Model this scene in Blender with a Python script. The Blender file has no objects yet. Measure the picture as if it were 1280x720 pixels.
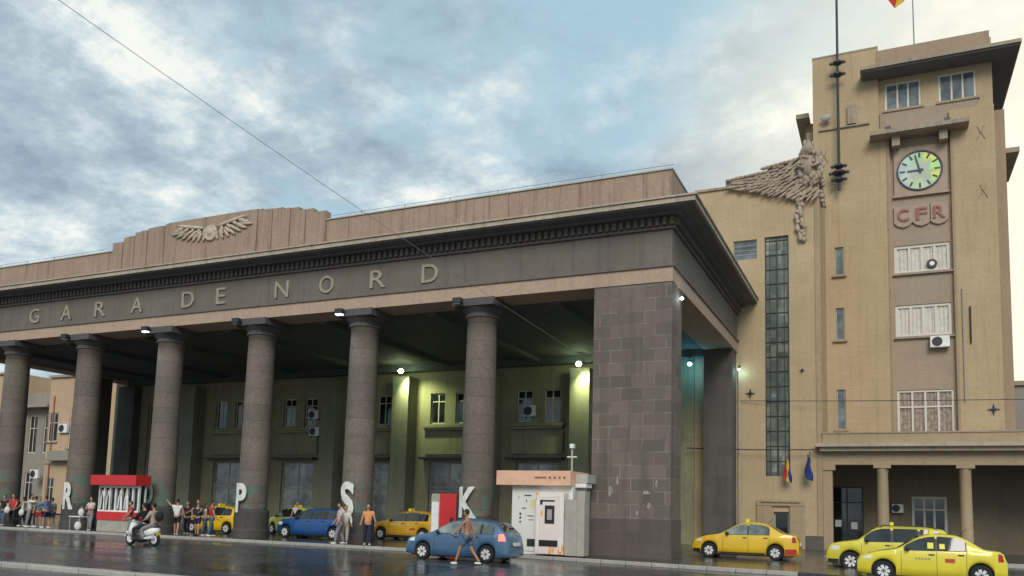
import bpy, bmesh, math, random
from math import radians as R_, sin, cos, pi, sqrt, atan2
from mathutils import Vector, Matrix, noise
random.seed(7)
sc = bpy.context.scene
COL = sc.collection

# ------------------------------------------------------------------ camera
F, YP, YAW, PIT, ROL = 1024.393, 528.277, -0.4299, 0.1034, 0.0272
CAM = Vector((7.6487, -31.6504, 1.8245))
fw = Vector((sin(YAW)*cos(PIT), cos(YAW)*cos(PIT), sin(PIT)))
r0 = Vector((cos(YAW), -sin(YAW), 0)); u0_ = r0.cross(fw)
rt = r0*cos(ROL) + u0_*sin(ROL); up = u0_*cos(ROL) - r0*sin(ROL)
cd = bpy.data.cameras.new('camera'); cam = bpy.data.objects.new('camera', cd); COL.objects.link(cam)
cam.matrix_world = Matrix(((rt.x, up.x, -fw.x, CAM.x), (rt.y, up.y, -fw.y, CAM.y), (rt.z, up.z, -fw.z, CAM.z), (0, 0, 0, 1)))
cd.sensor_width = 36; cd.lens = 36*F/1280; cd.shift_y = (YP-360)/1280; cd.clip_end = 6000; cd.clip_start = .1
sc.camera = cam

def P(u, v, Y):
    """photo point (1280 wide) measured onto the real vertical plane y = Y"""
    d = rt*((u-640)/F) - up*((v-YP)/F) + fw
    return CAM + d*((Y-CAM.y)/d.y)
def PX(u, v, Y): return P(u, v, Y).x
def PZ(u, v, Y): return P(u, v, Y).z
def RC(u0, v0, u1, v1, Y):
    um, vm = (u0+u1)/2, (v0+v1)/2
    return PX(u0, vm, Y), PX(u1, vm, Y), PZ(um, v1, Y), PZ(um, v0, Y)   # x0,x1,z0,z1

# ------------------------------------------------------------------ materials
MATS = {}
def nodes(name):
    m = bpy.data.materials.new(name); m.use_nodes = True
    nt = m.node_tree; b = nt.nodes['Principled BSDF']
    return m, nt, b
def N(nt, t, **kw):
    n = nt.nodes.new(t)
    for k, v in kw.items(): setattr(n, k, v)
    return n
def ramp(nt, fac, stops):
    r = N(nt, 'ShaderNodeValToRGB'); e = r.color_ramp.elements
    while len(e) < len(stops): e.new(.5)
    for i, (p, c) in enumerate(stops):
        e[i].position = p; e[i].color = (c[0], c[1], c[2], 1) if hasattr(c, '__len__') else (c, c, c, 1)
    nt.links.new(fac, r.inputs[0]); return r.outputs[0]
def mixc(nt, fac, a, b, mode='MIX'):
    m = N(nt, 'ShaderNodeMix', data_type='RGBA', blend_type=mode)
    for s, v in ((m.inputs[0], fac), (m.inputs[6], a), (m.inputs[7], b)):
        if hasattr(v, 'is_output'): nt.links.new(v, s)
        elif hasattr(v, '__len__'): s.default_value = (v[0], v[1], v[2], 1)
        else: s.default_value = v
    return m.outputs[2]
def math_(nt, op, a, b=0, c=0):
    m = N(nt, 'ShaderNodeMath', operation=op)
    for s, v in zip(m.inputs, (a, b, c)):
        if hasattr(v, 'is_output'): nt.links.new(v, s)
        else: s.default_value = v
    return m.outputs[0]
def coords(nt, scale=(1, 1, 1), src='Object'):
    tc = N(nt, 'ShaderNodeTexCoord'); mp = N(nt, 'ShaderNodeMapping'); mp.inputs['Scale'].default_value = scale
    nt.links.new(tc.outputs[src], mp.inputs[0]); return mp.outputs[0]
def nz(nt, vec, scale, detail=4, rough=.55):
    n = N(nt, 'ShaderNodeTexNoise'); n.inputs['Scale'].default_value = scale; n.inputs['Detail'].default_value = detail
    n.inputs['Roughness'].default_value = rough; nt.links.new(vec, n.inputs['Vector']); return n.outputs[0]
def bump(nt, b, h, st, dist=.02):
    k = N(nt, 'ShaderNodeBump'); k.inputs['Strength'].default_value = st; k.inputs['Distance'].default_value = dist
    nt.links.new(h, k.inputs['Height']); nt.links.new(k.outputs[0], b.inputs['Normal'])

def plain(name, col, rough=.6, metal=0, var=.12, scale=3, coat=0):
    m, nt, b = nodes(name); v = coords(nt); n = nz(nt, v, scale)
    c = ramp(nt, n, [(.3, [x*(1-var) for x in col]), (.7, [min(1, x*(1+var)) for x in col])])
    nt.links.new(c, b.inputs['Base Color']); b.inputs['Roughness'].default_value = rough; b.inputs['Metallic'].default_value = metal
    b.inputs['Coat Weight'].default_value = coat
    MATS[name] = m; return m
def plaster(name, col, var=.14, streak=.35, streakcol=None, course=0, rough=.85, bmp=.25):
    m, nt, b = nodes(name); v = coords(nt)
    big = nz(nt, v, .35, 5, .6); fine = nz(nt, v, 11, 8, .72)
    c = ramp(nt, big, [(.3, [x*(1-var) for x in col]), (.7, [min(1, x*(1+var)) for x in col])])
    c = mixc(nt, ramp(nt, fine, [(.38, .55), (.60, 0)]), c, [x*.66 for x in col])
    md = nz(nt, v, 1.7, 7, .68); c = mixc(nt, ramp(nt, md, [(.50, 0), (.66, var*2.6)]), c, [x*.74 for x in col])
    c = mixc(nt, ramp(nt, nz(nt, coords(nt, (1, 1, 1.6)), .8, 6, .7), [(.56, 0), (.66, var*2.2)]), c, [min(1, x*1.16+.015) for x in col])
    sv = coords(nt, (2.2, 2.2, .12)); s = nz(nt, sv, 1.6, 5, .65)
    sf = ramp(nt, s, [(.52, 0), (.72, 1)])
    c = mixc(nt, math_(nt, 'MULTIPLY', sf, streak), c, streakcol or [x*.35 for x in col])
    h = fine
    if course:
        sx = N(nt, 'ShaderNodeSeparateXYZ'); nt.links.new(coords(nt), sx.inputs[0])
        fr = math_(nt, 'FRACT', math_(nt, 'DIVIDE', sx.outputs[2], course))
        ln = math_(nt, 'LESS_THAN', fr, .1)
        wob = nz(nt, v, 1.2)
        c = mixc(nt, math_(nt, 'MULTIPLY', ln, math_(nt, 'MULTIPLY', wob, .26)), c, [x*.55 for x in col])
        h = math_(nt, 'SUBTRACT', fine, math_(nt, 'MULTIPLY', ln, .8))
        wn = N(nt, 'ShaderNodeTexWhiteNoise', noise_dimensions='1D')
        nt.links.new(math_(nt, 'FLOOR', math_(nt, 'DIVIDE', sx.outputs[2], course)), wn.inputs['W'])
        c = mixc(nt, math_(nt, 'MULTIPLY', wn.outputs[0], .10), c, [x*.8 for x in col])
    nt.links.new(c, b.inputs['Base Color']); b.inputs['Roughness'].default_value = rough
    bump(nt, b, h, bmp); MATS[name] = m; return m
def stone(name, c1, c2, mortar, bw=1.0, bh=.55, msize=.018, dirt=.5):
    m, nt, b = nodes(name); v = coords(nt)
    sx = N(nt, 'ShaderNodeSeparateXYZ'); nt.links.new(v, sx.inputs[0])
    cb = N(nt, 'ShaderNodeCombineXYZ'); nt.links.new(math_(nt, 'ADD', sx.outputs[0], sx.outputs[1]), cb.inputs[0]); nt.links.new(sx.outputs[2], cb.inputs[1])
    br = N(nt, 'ShaderNodeTexBrick'); nt.links.new(cb.outputs[0], br.inputs['Vector'])
    br.inputs['Color1'].default_value = (*c1, 1); br.inputs['Color2'].default_value = (*c2, 1); br.inputs['Mortar'].default_value = (*mortar, 1)
    br.inputs['Scale'].default_value = 1; br.inputs['Brick Width'].default_value = bw; br.inputs['Row Height'].default_value = bh
    br.inputs['Mortar Size'].default_value = msize; br.inputs['Mortar Smooth'].default_value = .3; br.inputs['Bias'].default_value = -.1
    mid = [(a+d)/2 for a, d in zip(c1, c2)]
    mf = nz(nt, v, .9, 5, .7); mk = ramp(nt, mf, [(.42, 0), (.6, 1)])
    c = mixc(nt, mixc(nt, mk, (.75, .75, .75), (0, 0, 0)), br.outputs[0], br.outputs[0])
    # mortar only partly visible
    soft = mixc(nt, br.outputs['Fac'], br.outputs[0], mid)
    c = mixc(nt, mk, soft, br.outputs[0])
    f = nz(nt, v, 7, 6, .7); c = mixc(nt, math_(nt, 'MULTIPLY', f, .55), c, [x*.55 for x in mid])
    s = nz(nt, coords(nt, (1.6, 1.6, .15)), 1.3, 5, .6); sf = ramp(nt, s, [(.5, 0), (.7, 1)])
    c = mixc(nt, math_(nt, 'MULTIPLY', sf, dirt), c, [x*.4 for x in mid])
    nt.links.new(c, b.inputs['Base Color']); b.inputs['Roughness'].default_value = .8
    bump(nt, b, math_(nt, 'SUBTRACT', f, br.outputs['Fac']), .35); MATS[name] = m; return m
def drum(name, col):
    m, nt, b = nodes(name); v = coords(nt)
    sx = N(nt, 'ShaderNodeSeparateXYZ'); nt.links.new(v, sx.inputs[0])
    q = math_(nt, 'DIVIDE', sx.outputs[2], .83)
    oi = N(nt, 'ShaderNodeObjectInfo')
    wn = N(nt, 'ShaderNodeTexWhiteNoise', noise_dimensions='1D'); nt.links.new(math_(nt, 'ADD', math_(nt, 'FLOOR', q), math_(nt, 'MULTIPLY', oi.outputs['Random'], 57)), wn.inputs['W'])
    c = ramp(nt, wn.outputs[0], [(0, [x*.82 for x in col]), (1, [x*1.16 for x in col])])
    ln = math_(nt, 'LESS_THAN', math_(nt, 'FRACT', q), .045)
    c = mixc(nt, math_(nt, 'MULTIPLY', ln, .6), c, [x*.4 for x in col])
    vv = N(nt, 'ShaderNodeVectorMath', operation='ADD'); nt.links.new(v, vv.inputs[0])
    cbx = N(nt, 'ShaderNodeCombineXYZ'); nt.links.new(math_(nt, 'MULTIPLY', oi.outputs['Random'], 40), cbx.inputs[0]); nt.links.new(cbx.outputs[0], vv.inputs[1])
    f = nz(nt, vv.outputs[0], 9, 8, .78); c = mixc(nt, ramp(nt, f, [(.38, .75), (.62, 0)]), c, [x*.5 for x in col])
    big = nz(nt, vv.outputs[0], .8, 4, .6); c = mixc(nt, ramp(nt, big, [(.5, 0), (.75, .5)]), c, [col[0]*1.4, col[1]*1.3, col[2]*1.25])
    # teal spray paint, low on the shaft
    lo = ramp(nt, math_(nt, 'DIVIDE', sx.outputs[2], 12), [(.11, 1), (.24, 1), (.27, 0)])
    g = nz(nt, vv.outputs[0], 1.5, 3, .5); gf = math_(nt, 'MULTIPLY', lo, ramp(nt, g, [(.5, 0), (.56, .7)]))
    rgt = math_(nt, 'GREATER_THAN', sx.outputs[0], .05)
    c = mixc(nt, math_(nt, 'MULTIPLY', gf, rgt), c, (.09, .17, .135))
    nt.links.new(c, b.inputs['Base Color']); b.inputs['Roughness'].default_value = .8
    bump(nt, b, math_(nt, 'SUBTRACT', f, ln), .3); MATS[name] = m; return m
def emit(name, col, st):
    m, nt, b = nodes(name); b.inputs['Base Color'].default_value = (*col, 1)
    b.inputs['Emission Color'].default_value = (*col, 1); b.inputs['Emission Strength'].default_value = st; MATS[name] = m; return m
def glass(name, col, tr=.0, rough=.05):
    m, nt, b = nodes(name)
    b.inputs['Roughness'].default_value = rough; b.inputs['IOR'].default_value = 1.5
    n = nz(nt, coords(nt), 1.1, 3); c = ramp(nt, n, [(.35, [x*.5 for x in col]), (.65, [x*1.6 for x in col])])
    nt.links.new(c, b.inputs['Base Color'])
    b.inputs['Specular IOR Level'].default_value = .8
    if tr: 
        t = N(nt, 'ShaderNodeBsdfTransparent'); t.inputs[0].default_value = (1, 1, 1, 1)
        mx = N(nt, 'ShaderNodeMixShader'); mx.inputs[0].default_value = tr
        nt.links.new(b.outputs[0], mx.inputs[1]); nt.links.new(t.outputs[0], mx.inputs[2])
        nt.links.new(mx.outputs[0], nt.nodes['Material Output'].inputs[0])
    MATS[name] = m; return m
def paint(name, col):
    m, nt, b = nodes(name); f = nz(nt, coords(nt), 2.5, 5, .6)
    c = ramp(nt, f, [(.3, [x*.86 for x in col]), (.7, col)])
    nt.links.new(c, b.inputs['Base Color']); b.inputs['Roughness'].default_value = .35
    b.inputs['Coat Weight'].default_value = .7; b.inputs['Coat Roughness'].default_value = .08
    MATS[name] = m; return m

beige = (.485, .368, .222)
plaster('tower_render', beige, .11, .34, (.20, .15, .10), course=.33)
plaster('tower_render_plain', (.49, .375, .23), .11, .26, (.25, .17, .10))
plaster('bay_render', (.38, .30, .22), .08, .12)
plaster('strip_render', (.37, .27, .185), .08, .2)
plaster('slab_render', (.36, .30, .23), .15, .5, (.10, .085, .07))
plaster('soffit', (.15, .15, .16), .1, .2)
plaster('parapet_render', (.365, .265, .195), .13, .6, (.10, .07, .055))
plaster('beam_render', (.46, .335, .25), .08, .2)
plaster('cornice_render', (.46, .39, .30), .16, .45, (.12, .10, .08))
plaster('frieze_stone', (.175, .152, .130), .15, .45)
plaster('dentil_stone', (.135, .118, .105), .1, .2)
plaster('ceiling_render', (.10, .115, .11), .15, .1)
plaster('hall_render', (.33, .31, .20), .15, .4, (.06, .07, .04))
plaster('pilaster_render', (.26, .25, .19), .15, .4)
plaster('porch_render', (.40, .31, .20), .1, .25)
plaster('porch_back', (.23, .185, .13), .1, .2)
plaster('house_render', (.52, .37, .24), .1, .25)
plaster('house_grey', (.30, .27, .23), .1, .25)
plaster('relief_stone', (.42, .34, .26), .2, .55, (.14, .11, .09))
plaster('relief_pale', (.55, .47, .36), .2, .2)
stone('pier_stone', (.200, .160, .132), (.120, .098, .084), (.29, .26, .23), .92, .52, .022, .55)
stone('pier_base_stone', (.14, .108, .10), (.10, .08, .075), (.17, .155, .14), 1.2, .52)
stone('rear_pier_stone', (.13, .12, .11), (.10, .09, .085), (.12, .11, .10))
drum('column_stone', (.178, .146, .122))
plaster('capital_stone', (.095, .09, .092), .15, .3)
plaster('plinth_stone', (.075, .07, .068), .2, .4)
plain('poster_pale', (.30, .27, .25), .9, var=.3, scale=8)
plain('letter_cream', (.33, .29, .225), .75)
plain('graffiti_white', (.66, .66, .62), .8, var=.2, scale=5)
plain('white_metal', (.75, .75, .73), .5)
plain('grey_metal', (.42, .41, .38), .5, var=.1)
plain('dark_metal', (.03, .03, .035), .45)
plain('iron', (.022, .03, .045), .5)
plain('white_frame', (.62, .58, .51), .5, var=.05)
plain('grey_frame', (.34, .31, .29), .5)
plain('pink_curtain', (.40, .32, .26), .9, var=.45, scale=5)
plain('pale_curtain', (.78, .73, .64), .9, var=.12, scale=4)
plain('rust_letter', (.30, .12, .085), .7)
plain('plaque_render', (.38, .29, .225), .8)
plain('black_rubber', (.012, .012, .013), .75)
plain('black_plastic', (.02, .02, .022), .45)
plain('rim_silver', (.72, .72, .72), .4, .1)
plain('red_plastic', (.55, .025, .03), .4)
plain('red_dark', (.30, .02, .025), .5)
plain('kiosk_orange', (.72, .44, .30), .5, var=.1)
plain('kiosk_grey', (.36, .345, .30), .6)
plain('plate_white', (.7, .7, .7), .5)
plain('skin', (.42, .24, .16), .6, var=.05)
plain('skin_tan', (.36, .19, .12), .6, var=.05)
plain('hair_dark', (.018, .013, .01), .7)
plain('shoe_white', (.65, .65, .63), .7)
plain('shoe_dark', (.03, .03, .03), .7)
plain('wire_black', (.02, .02, .02), .6)
plain('wire_grey', (.22, .22, .22), .6)
plain('flag_red', (.5, .03, .03), .8); plain('flag_yellow', (.65, .45, .03), .8); plain('flag_blue', (.02, .04, .18), .8)
glass('window_dark', (.015, .02, .022))
glass('window_grey', (.12, .14, .145))
glass('window_clear', (.05, .055, .055), .93)
glass('window_tall', (.10, .12, .11), 0, .12)
glass('car_glass', (.02, .025, .028), 0, .03)
glass('car_glass_light', (.17, .20, .19), 0, .05)  # light reflections put into a paler glass colour
glass('door_glass', (.26, .28, .27), 0, .15)  # light from inside and white posters put into the pane colour
emit('lamp_green', (.80, 1., .55), 45)
emit('lamp_blue', (.25, .75, 1.), 10)
emit('lamp_white', (.85, .93, 1.), 5)
emit('tail_lit', (1., .08, .06), 3.0)
plain('tail_dark', (.35, .02, .02), .25)
plain('head_lens', (.75, .74, .62), .15)
def dotted(name, base, spot, scale, thr):
    m, nt, b = nodes(name); n = nz(nt, coords(nt, (1, 1, .45)), scale, 3, .5)
    c = ramp(nt, n, [(thr, base), (thr+.06, spot)]); nt.links.new(c, b.inputs['Base Color']); b.inputs['Roughness'].default_value = .4; MATS[name] = m
dotted('vend_print', (.74, .66, .62), (.80, .34, .10), 2.6, .60)
dotted('panel_print', (.70, .70, .66), (.68, .60, .32), 2.2, .62)
dotted('red_print', (.55, .03, .035), (.65, .22, .20), 4, .6)
# clock face of coloured lit panes
m, nt, b = nodes('clock_glass')
vo = N(nt, 'ShaderNodeTexVoronoi'); vo.inputs['Scale'].default_value = 1.5; nt.links.new(coords(nt), vo.inputs['Vector'])
sx = N(nt, 'ShaderNodeSeparateXYZ'); nt.links.new(coords(nt), sx.inputs[0])
g_ = nz(nt, coords(nt), 1.3, 3); g_ = math_(nt, 'ADD', math_(nt, 'MULTIPLY', g_, .9), math_(nt, 'ADD', math_(nt, 'MULTIPLY', sx.outputs[0], .26), math_(nt, 'MULTIPLY', sx.outputs[2], .12)))
cc = ramp(nt, g_, [(.30, (.38, .50, .42)), (.5, (.34, .44, .32)), (.60, (.30, .50, .24)), (.68, (.62, .66, .08)), (.78, (.36, .55, .26)), (.9, (.5, .6, .4))])
cc = mixc(nt, .25, cc, vo.outputs['Color'], 'SOFT_LIGHT')
nt.links.new(cc, b.inputs['Base Color']); nt.links.new(cc, b.inputs['Emission Color']); b.inputs['Emission Strength'].default_value = .12; b.inputs['Roughness'].default_value = .3
MATS['clock_glass'] = m
# tall stair window: many small panes of uneven glass, pale reflections painted into the colour
m, nt, b = nodes('tall_glass')
v = coords(nt); sx = N(nt, 'ShaderNodeSeparateXYZ'); nt.links.new(v, sx.inputs[0])
cb = N(nt, 'ShaderNodeCombineXYZ'); nt.links.new(math_(nt, 'FLOOR', math_(nt, 'DIVIDE', sx.outputs[0], .28)), cb.inputs[0]); nt.links.new(math_(nt, 'FLOOR', math_(nt, 'DIVIDE', sx.outputs[2], .42)), cb.inputs[1])
wn = N(nt, 'ShaderNodeTexWhiteNoise'); nt.links.new(cb.outputs[0], wn.inputs[0])
n1 = nz(nt, v, .5, 3)
f_ = math_(nt, 'ADD', math_(nt, 'MULTIPLY', wn.outputs[0], .2), math_(nt, 'MULTIPLY', n1, .8))
cc = ramp(nt, f_, [(.3, (.06, .075, .07)), (.45, (.10, .115, .10)), (.58, (.15, .17, .14)), (.72, (.40, .41, .34))])
nt.links.new(cc, b.inputs['Base Color']); nt.links.new(ramp(nt, wn.outputs[0], [(0, .06), (1, .35)]), b.inputs['Roughness']); MATS['tall_glass'] = m
# wet asphalt
def asphalt(name, base, wet=.5, gloss=.07):
    m, nt, b = nodes(name); v = coords(nt)
    big = nz(nt, coords(nt, (.35, 1, 1)), .45, 5, .6); med = nz(nt, v, 2.5, 5, .65); fine = nz(nt, v, 55, 3, .7)
    c = ramp(nt, big, [(.35, [x*.7 for x in base]), (.65, [x*1.5 for x in base])])
    c = mixc(nt, math_(nt, 'MULTIPLY', fine, .5), c, [x*.5 for x in base])
    crack = N(nt, 'ShaderNodeTexVoronoi', feature='DISTANCE_TO_EDGE'); crack.inputs['Scale'].default_value = .35
    wv = N(nt, 'ShaderNodeVectorMath', operation='ADD'); nt.links.new(v, wv.inputs[0])
    nn = N(nt, 'ShaderNodeTexNoise'); nn.inputs['Scale'].default_value = 1.2; nt.links.new(v, nn.inputs['Vector']); nt.links.new(nn.outputs[1], wv.inputs[1]); nt.links.new(wv.outputs[0], crack.inputs['Vector'])
    c = mixc(nt, ramp(nt, crack.outputs[0], [(0, .8), (.012, 0)]), c, (.008, .008, .009))
    w = math_(nt, 'ADD', math_(nt, 'MULTIPLY', big, .7), math_(nt, 'MULTIPLY', med, .4))
    nt.links.new(c, b.inputs['Base Color'])
    nt.links.new(ramp(nt, w, [(wet-.12, gloss), (wet+.08, gloss+.12), (wet+.2, .42)]), b.inputs['Roughness'])
    b.inputs['Specular IOR Level'].default_value = .62
    h = math_(nt, 'ADD', math_(nt, 'MULTIPLY', fine, .15), math_(nt, 'MULTIPLY', nz(nt, coords(nt, (1, 1, 1)), 6, 4, .6), .6))
    bump(nt, b, h, .16, .02); MATS[name] = m
asphalt('road_wet', (.060, .062, .066), .48, .12)
asphalt('patch_wet', (.022, .023, .025), .5, .07)
asphalt('apron_wet', (.065, .063, .06), .55, .14)
asphalt('tram_wet', (.075, .075, .085), .5, .18)
plaster('kerb_stone', (.42, .40, .36), .2, .3, rough=.5)
plain('line_paint', (.55, .54, .50), .4, var=.3, scale=6)

# ------------------------------------------------------------------ mesh helpers
class MB:
    def __init__(s): s.v = []; s.f = []
    def face(s, pts):
        i = len(s.v); s.v += [tuple(p) for p in pts]; s.f.append(tuple(range(i, i+len(pts)))); return s
    def box(s, x0, x1, y0, y1, z0, z1):
        if x0 > x1: x0, x1 = x1, x0
        if y0 > y1: y0, y1 = y1, y0
        if z0 > z1: z0, z1 = z1, z0
        i = len(s.v)
        s.v += [(x0, y0, z0), (x1, y0, z0), (x1, y1, z0), (x0, y1, z0), (x0, y0, z1), (x1, y0, z1), (x1, y1, z1), (x0, y1, z1)]
        s.f += [tuple(i+k for k in q) for q in ((0, 3, 2, 1), (4, 5, 6, 7), (0, 1, 5, 4), (1, 2, 6, 5), (2, 3, 7, 6), (3, 0, 4, 7))]; return s
    def lathe(s, cx, cy, prof, n=24, axis='z'):
        i = len(s.v); m = len(prof)
        for (r, h) in prof:
            for k in range(n):
                a = 2*pi*k/n
                if axis == 'z': s.v.append((cx+r*cos(a), cy+r*sin(a), h))
                elif axis == 'y': s.v.append((cx+r*cos(a), h, cy+r*sin(a)))   # cx=x, cy=z, h=y
        for j in range(m-1):
            for k in range(n):
                q = (i+j*n+k, i+j*n+(k+1) % n, i+(j+1)*n+(k+1) % n, i+(j+1)*n+k)
                s.f.append(q if axis == 'z' else q[::-1])
        a, b = tuple(range(i, i+n)), tuple(range(i+(m-1)*n, i+m*n))
        s.f += [a[::-1], b] if axis == 'z' else [a, b[::-1]]; return s
    def tube(s, pts, rad, n=6):
        pts = [Vector(p) for p in pts]; i = len(s.v)
        if not hasattr(rad, '__len__'): rad = [rad]*len(pts)
        for k, p in enumerate(pts):
            d = (pts[min(k+1, len(pts)-1)]-pts[max(k-1, 0)]).normalized()
            a = d.cross(Vector((0, 0, 1)) if abs(d.z) < .9 else Vector((1, 0, 0))).normalized(); b = d.cross(a)
            for j in range(n):
                t = 2*pi*j/n; s.v.append(tuple(p+(a*cos(t)+b*sin(t))*rad[k]))
        for k in range(len(pts)-1):
            for j in range(n): s.f.append((i+k*n+j, i+(k+1)*n+j, i+(k+1)*n+(j+1) % n, i+k*n+(j+1) % n))
        s.f += [tuple(range(i, i+n)), tuple(range(i+(len(pts)-1)*n, i+len(pts)*n))[::-1]]; return s
    def ell(s, c, r, n=10, m=6, M=None):
        c = Vector(c); i = len(s.v)
        for a in range(m+1):
            th = pi*a/m
            for b in range(n):
                ph = 2*pi*b/n; p = Vector((r[0]*sin(th)*cos(ph), r[1]*sin(th)*sin(ph), r[2]*cos(th)))
                if M is not None: p = M @ p
                s.v.append(tuple(c+p))
        for a in range(m):
            for b in range(n): s.f.append((i+a*n+b, i+(a+1)*n+b, i+(a+1)*n+(b+1) % n, i+a*n+(b+1) % n))
        return s
    def prism(s, poly, y0, y1):
        """poly in (x,z), extruded along y"""
        i = len(s.v); n = len(poly)
        s.v += [(x, y0, z) for x, z in poly]+[(x, y1, z) for x, z in poly]
        s.f += [tuple(range(i, i+n)), tuple(range(i+n, i+2*n))[::-1]]
        for k in range(n): s.f.append((i+k, i+n+k, i+n+(k+1) % n, i+(k+1) % n))
        return s
    def build(s, name, mt, parent=None, smooth=False, fix=True, bevel=0):
        off = wloc(parent)
        me = bpy.data.meshes.new(name)
        me.from_pydata([(a-off.x, b-off.y, c-off.z) for a, b, c in s.v], [], s.f)
        if fix:
            bm = bmesh.new(); bm.from_mesh(me); bmesh.ops.remove_doubles(bm, verts=bm.verts, dist=1e-5) if smooth else None
            bmesh.ops.recalc_face_normals(bm, faces=bm.faces); bm.to_mesh(me); bm.free()
        if smooth:
            for p in me.polygons: p.use_smooth = True
        me.materials.append(MATS[mt] if isinstance(mt, str) else mt)
        o = bpy.data.objects.new(name, me); COL.objects.link(o); o.parent = parent
        if bevel:
            bv = o.modifiers.new('bevel', 'BEVEL'); bv.width = bevel; bv.segments = 2; bv.limit_method = 'ANGLE'
        return o
def wloc(o):
    v = Vector((0, 0, 0))
    while o is not None: v += Vector(o.location); o = o.parent
    return v
def tag(o, label=None, cat=None, group=None, kind=None):
    for k, v in (('label', label), ('category', cat), ('group', group), ('kind', kind)):
        if v: o[k] = v
    return o
def thing(name, loc, label, cat, group=None, rz=0):
    o = bpy.data.objects.new(name, None); COL.objects.link(o); o.location = loc; o.rotation_euler.z = rz
    o.empty_display_size = .3
    return tag(o, label, cat, group)
def box(name, mt, parent, *a, bevel=0): return MB().box(*a).build(name, mt, parent, bevel=bevel)
def copy_tree(o, parent=None):
    c = o.copy(); COL.objects.link(c); c.parent = parent
    for ch in o.children: copy_tree(ch, c)
    return c
def wall(name, mt, parent, x0, x1, z0, z1, y, th, holes=(), reveal=.3):
    """wall slab facing -y with real openings"""
    m = MB(); xs = sorted({x0, x1, *[h[0] for h in holes], *[h[1] for h in holes]}); zs = sorted({z0, z1, *[h[2] for h in holes], *[h[3] for h in holes]})
    xs = [x for x in xs if x0 <= x <= x1]; zs = [z for z in zs if z0 <= z <= z1]
    solid = lambda a, b: not any(h[0] < a < h[1] and h[2] < b < h[3] for h in holes)
    for i in range(len(xs)-1):
        for j in range(len(zs)-1):
            a, b, c, d = xs[i], xs[i+1], zs[j], zs[j+1]
            if solid((a+b)/2, (c+d)/2):
                m.face([(a, y, c), (b, y, c), (b, y, d), (a, y, d)])
            else: m.face([(a, y+reveal+.12, c), (b, y+reveal+.12, c), (b, y+reveal+.12, d), (a, y+reveal+.12, d)])
    for h in holes:
        a, b, c, d = h[:4]; r = y+reveal+.12
        m.face([(a, y, c), (a, r, c), (a, r, d), (a, y, d)]); m.face([(b, y, c), (b, y, d), (b, r, d), (b, r, c)])
        m.face([(a, y, d), (a, r, d), (b, r, d), (b, y, d)]); m.face([(a, y, c), (b, y, c), (b, r, c), (a, r, c)])
    m.face([(x0, y, z0), (x0, y, z1), (x0, y+th, z1), (x0, y+th, z0)]); m.face([(x1, y, z0), (x1, y+th, z0), (x1, y+th, z1), (x1, y, z1)])
    m.face([(x0, y, z1), (x1, y, z1), (x1, y+th, z1), (x0, y+th, z1)]); m.face([(x0, y+th, z0), (x0, y+th, z1), (x1, y+th, z1), (x1, y+th, z0)])
    return m.build(name, mt, parent, fix=False)
def window(parent, h, y, cols=2, rows=(1,), frame='white_frame', pane='window_dark', fw_=.09, depth=.22, curtain=None, sill=None, name='window', label=None):
    """frame in an opening (x0,x1,z0,z1); rows = relative heights from the bottom"""
    x0, x1, z0, z1 = h[:4]; yf = y+depth
    m = MB(); m.box(x0+.003, x0+fw_, yf, yf+.07, z0+.003, z1-.003).box(x1-fw_, x1-.003, yf, yf+.07, z0+.003, z1-.003).box(x0+fw_, x1-fw_, yf, yf+.07, z1-fw_, z1-.003).box(x0+fw_, x1-fw_, yf, yf+.07, z0+.003, z0+fw_)
    W = (x1-x0-2*fw_)
    for k in range(1, cols): xc = x0+fw_+W*k/cols; m.box(xc-fw_*.42, xc+fw_*.42, yf+.005, yf+.065, z0+fw_, z1-fw_)
    tot = sum(rows); acc = 0
    for r in rows[:-1]:
        acc += r; zc = z0+fw_+(z1-z0-2*fw_)*acc/tot; m.box(x0+fw_, x1-fw_, yf+.01, yf+.06, zc-fw_*.35, zc+fw_*.35)
    w = m.build(name, frame, parent)
    if label: w['label'] = label
    MB().box(x0+.01, x1-.01, yf+.035, yf+.042, z0+.01, z1-.01).build('pane', pane, w)
    if curtain:
        c = MB(); n = 48; ys = [yf+.085+.025*sin(k*1.9)+.01*sin(k*.7) for k in range(n+1)]
        for k in range(n):
            a, b_ = x0+(x1-x0)*k/n, x0+(x1-x0)*(k+1)/n
            c.face([(a, ys[k], z0), (b_, ys[k+1], z0), (b_, ys[k+1], z1), (a, ys[k], z1)])
        c.build('curtain', curtain, w, smooth=True, fix=False)
    if sill: MB().box(x0-.15, x1+.15, y-.18, y+depth, z0-.13, z0-.002).build('sill', sill, w)
    return w
FONT = None
def letter(ch, name, mt, parent, x, zc, y, h, th, width=None, bold=0):
    cu = bpy.data.curves.new(name, 'FONT'); cu.body = ch; cu.size = 1; cu.extrude = .05; cu.offset = bold; cu.resolution_u = 4
    o = bpy.data.objects.new('tmp', cu); me = bpy.data.meshes.new_from_object(o); bpy.data.objects.remove(o)
    xs = [q.co.x for q in me.vertices]; ys = [q.co.y for q in me.vertices]
    sy = h/(max(ys)-min(ys)); sx_ = (width/(max(xs)-min(xs))) if width else sy
    cx, cy = (max(xs)+min(xs))/2, (max(ys)+min(ys))/2; off = wloc(parent)
    for q in me.vertices:
        a, b_, c = q.co; q.co = ((a-cx)*sx_+x-off.x, y-(c/.05)*th/2-th/2-off.y, (b_-cy)*sy+zc-off.z)
    me.name = name; me.materials.clear(); me.materials.append(MATS[mt])
    ob = bpy.data.objects.new(name, me); COL.objects.link(ob); ob.parent = parent; return ob

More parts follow.
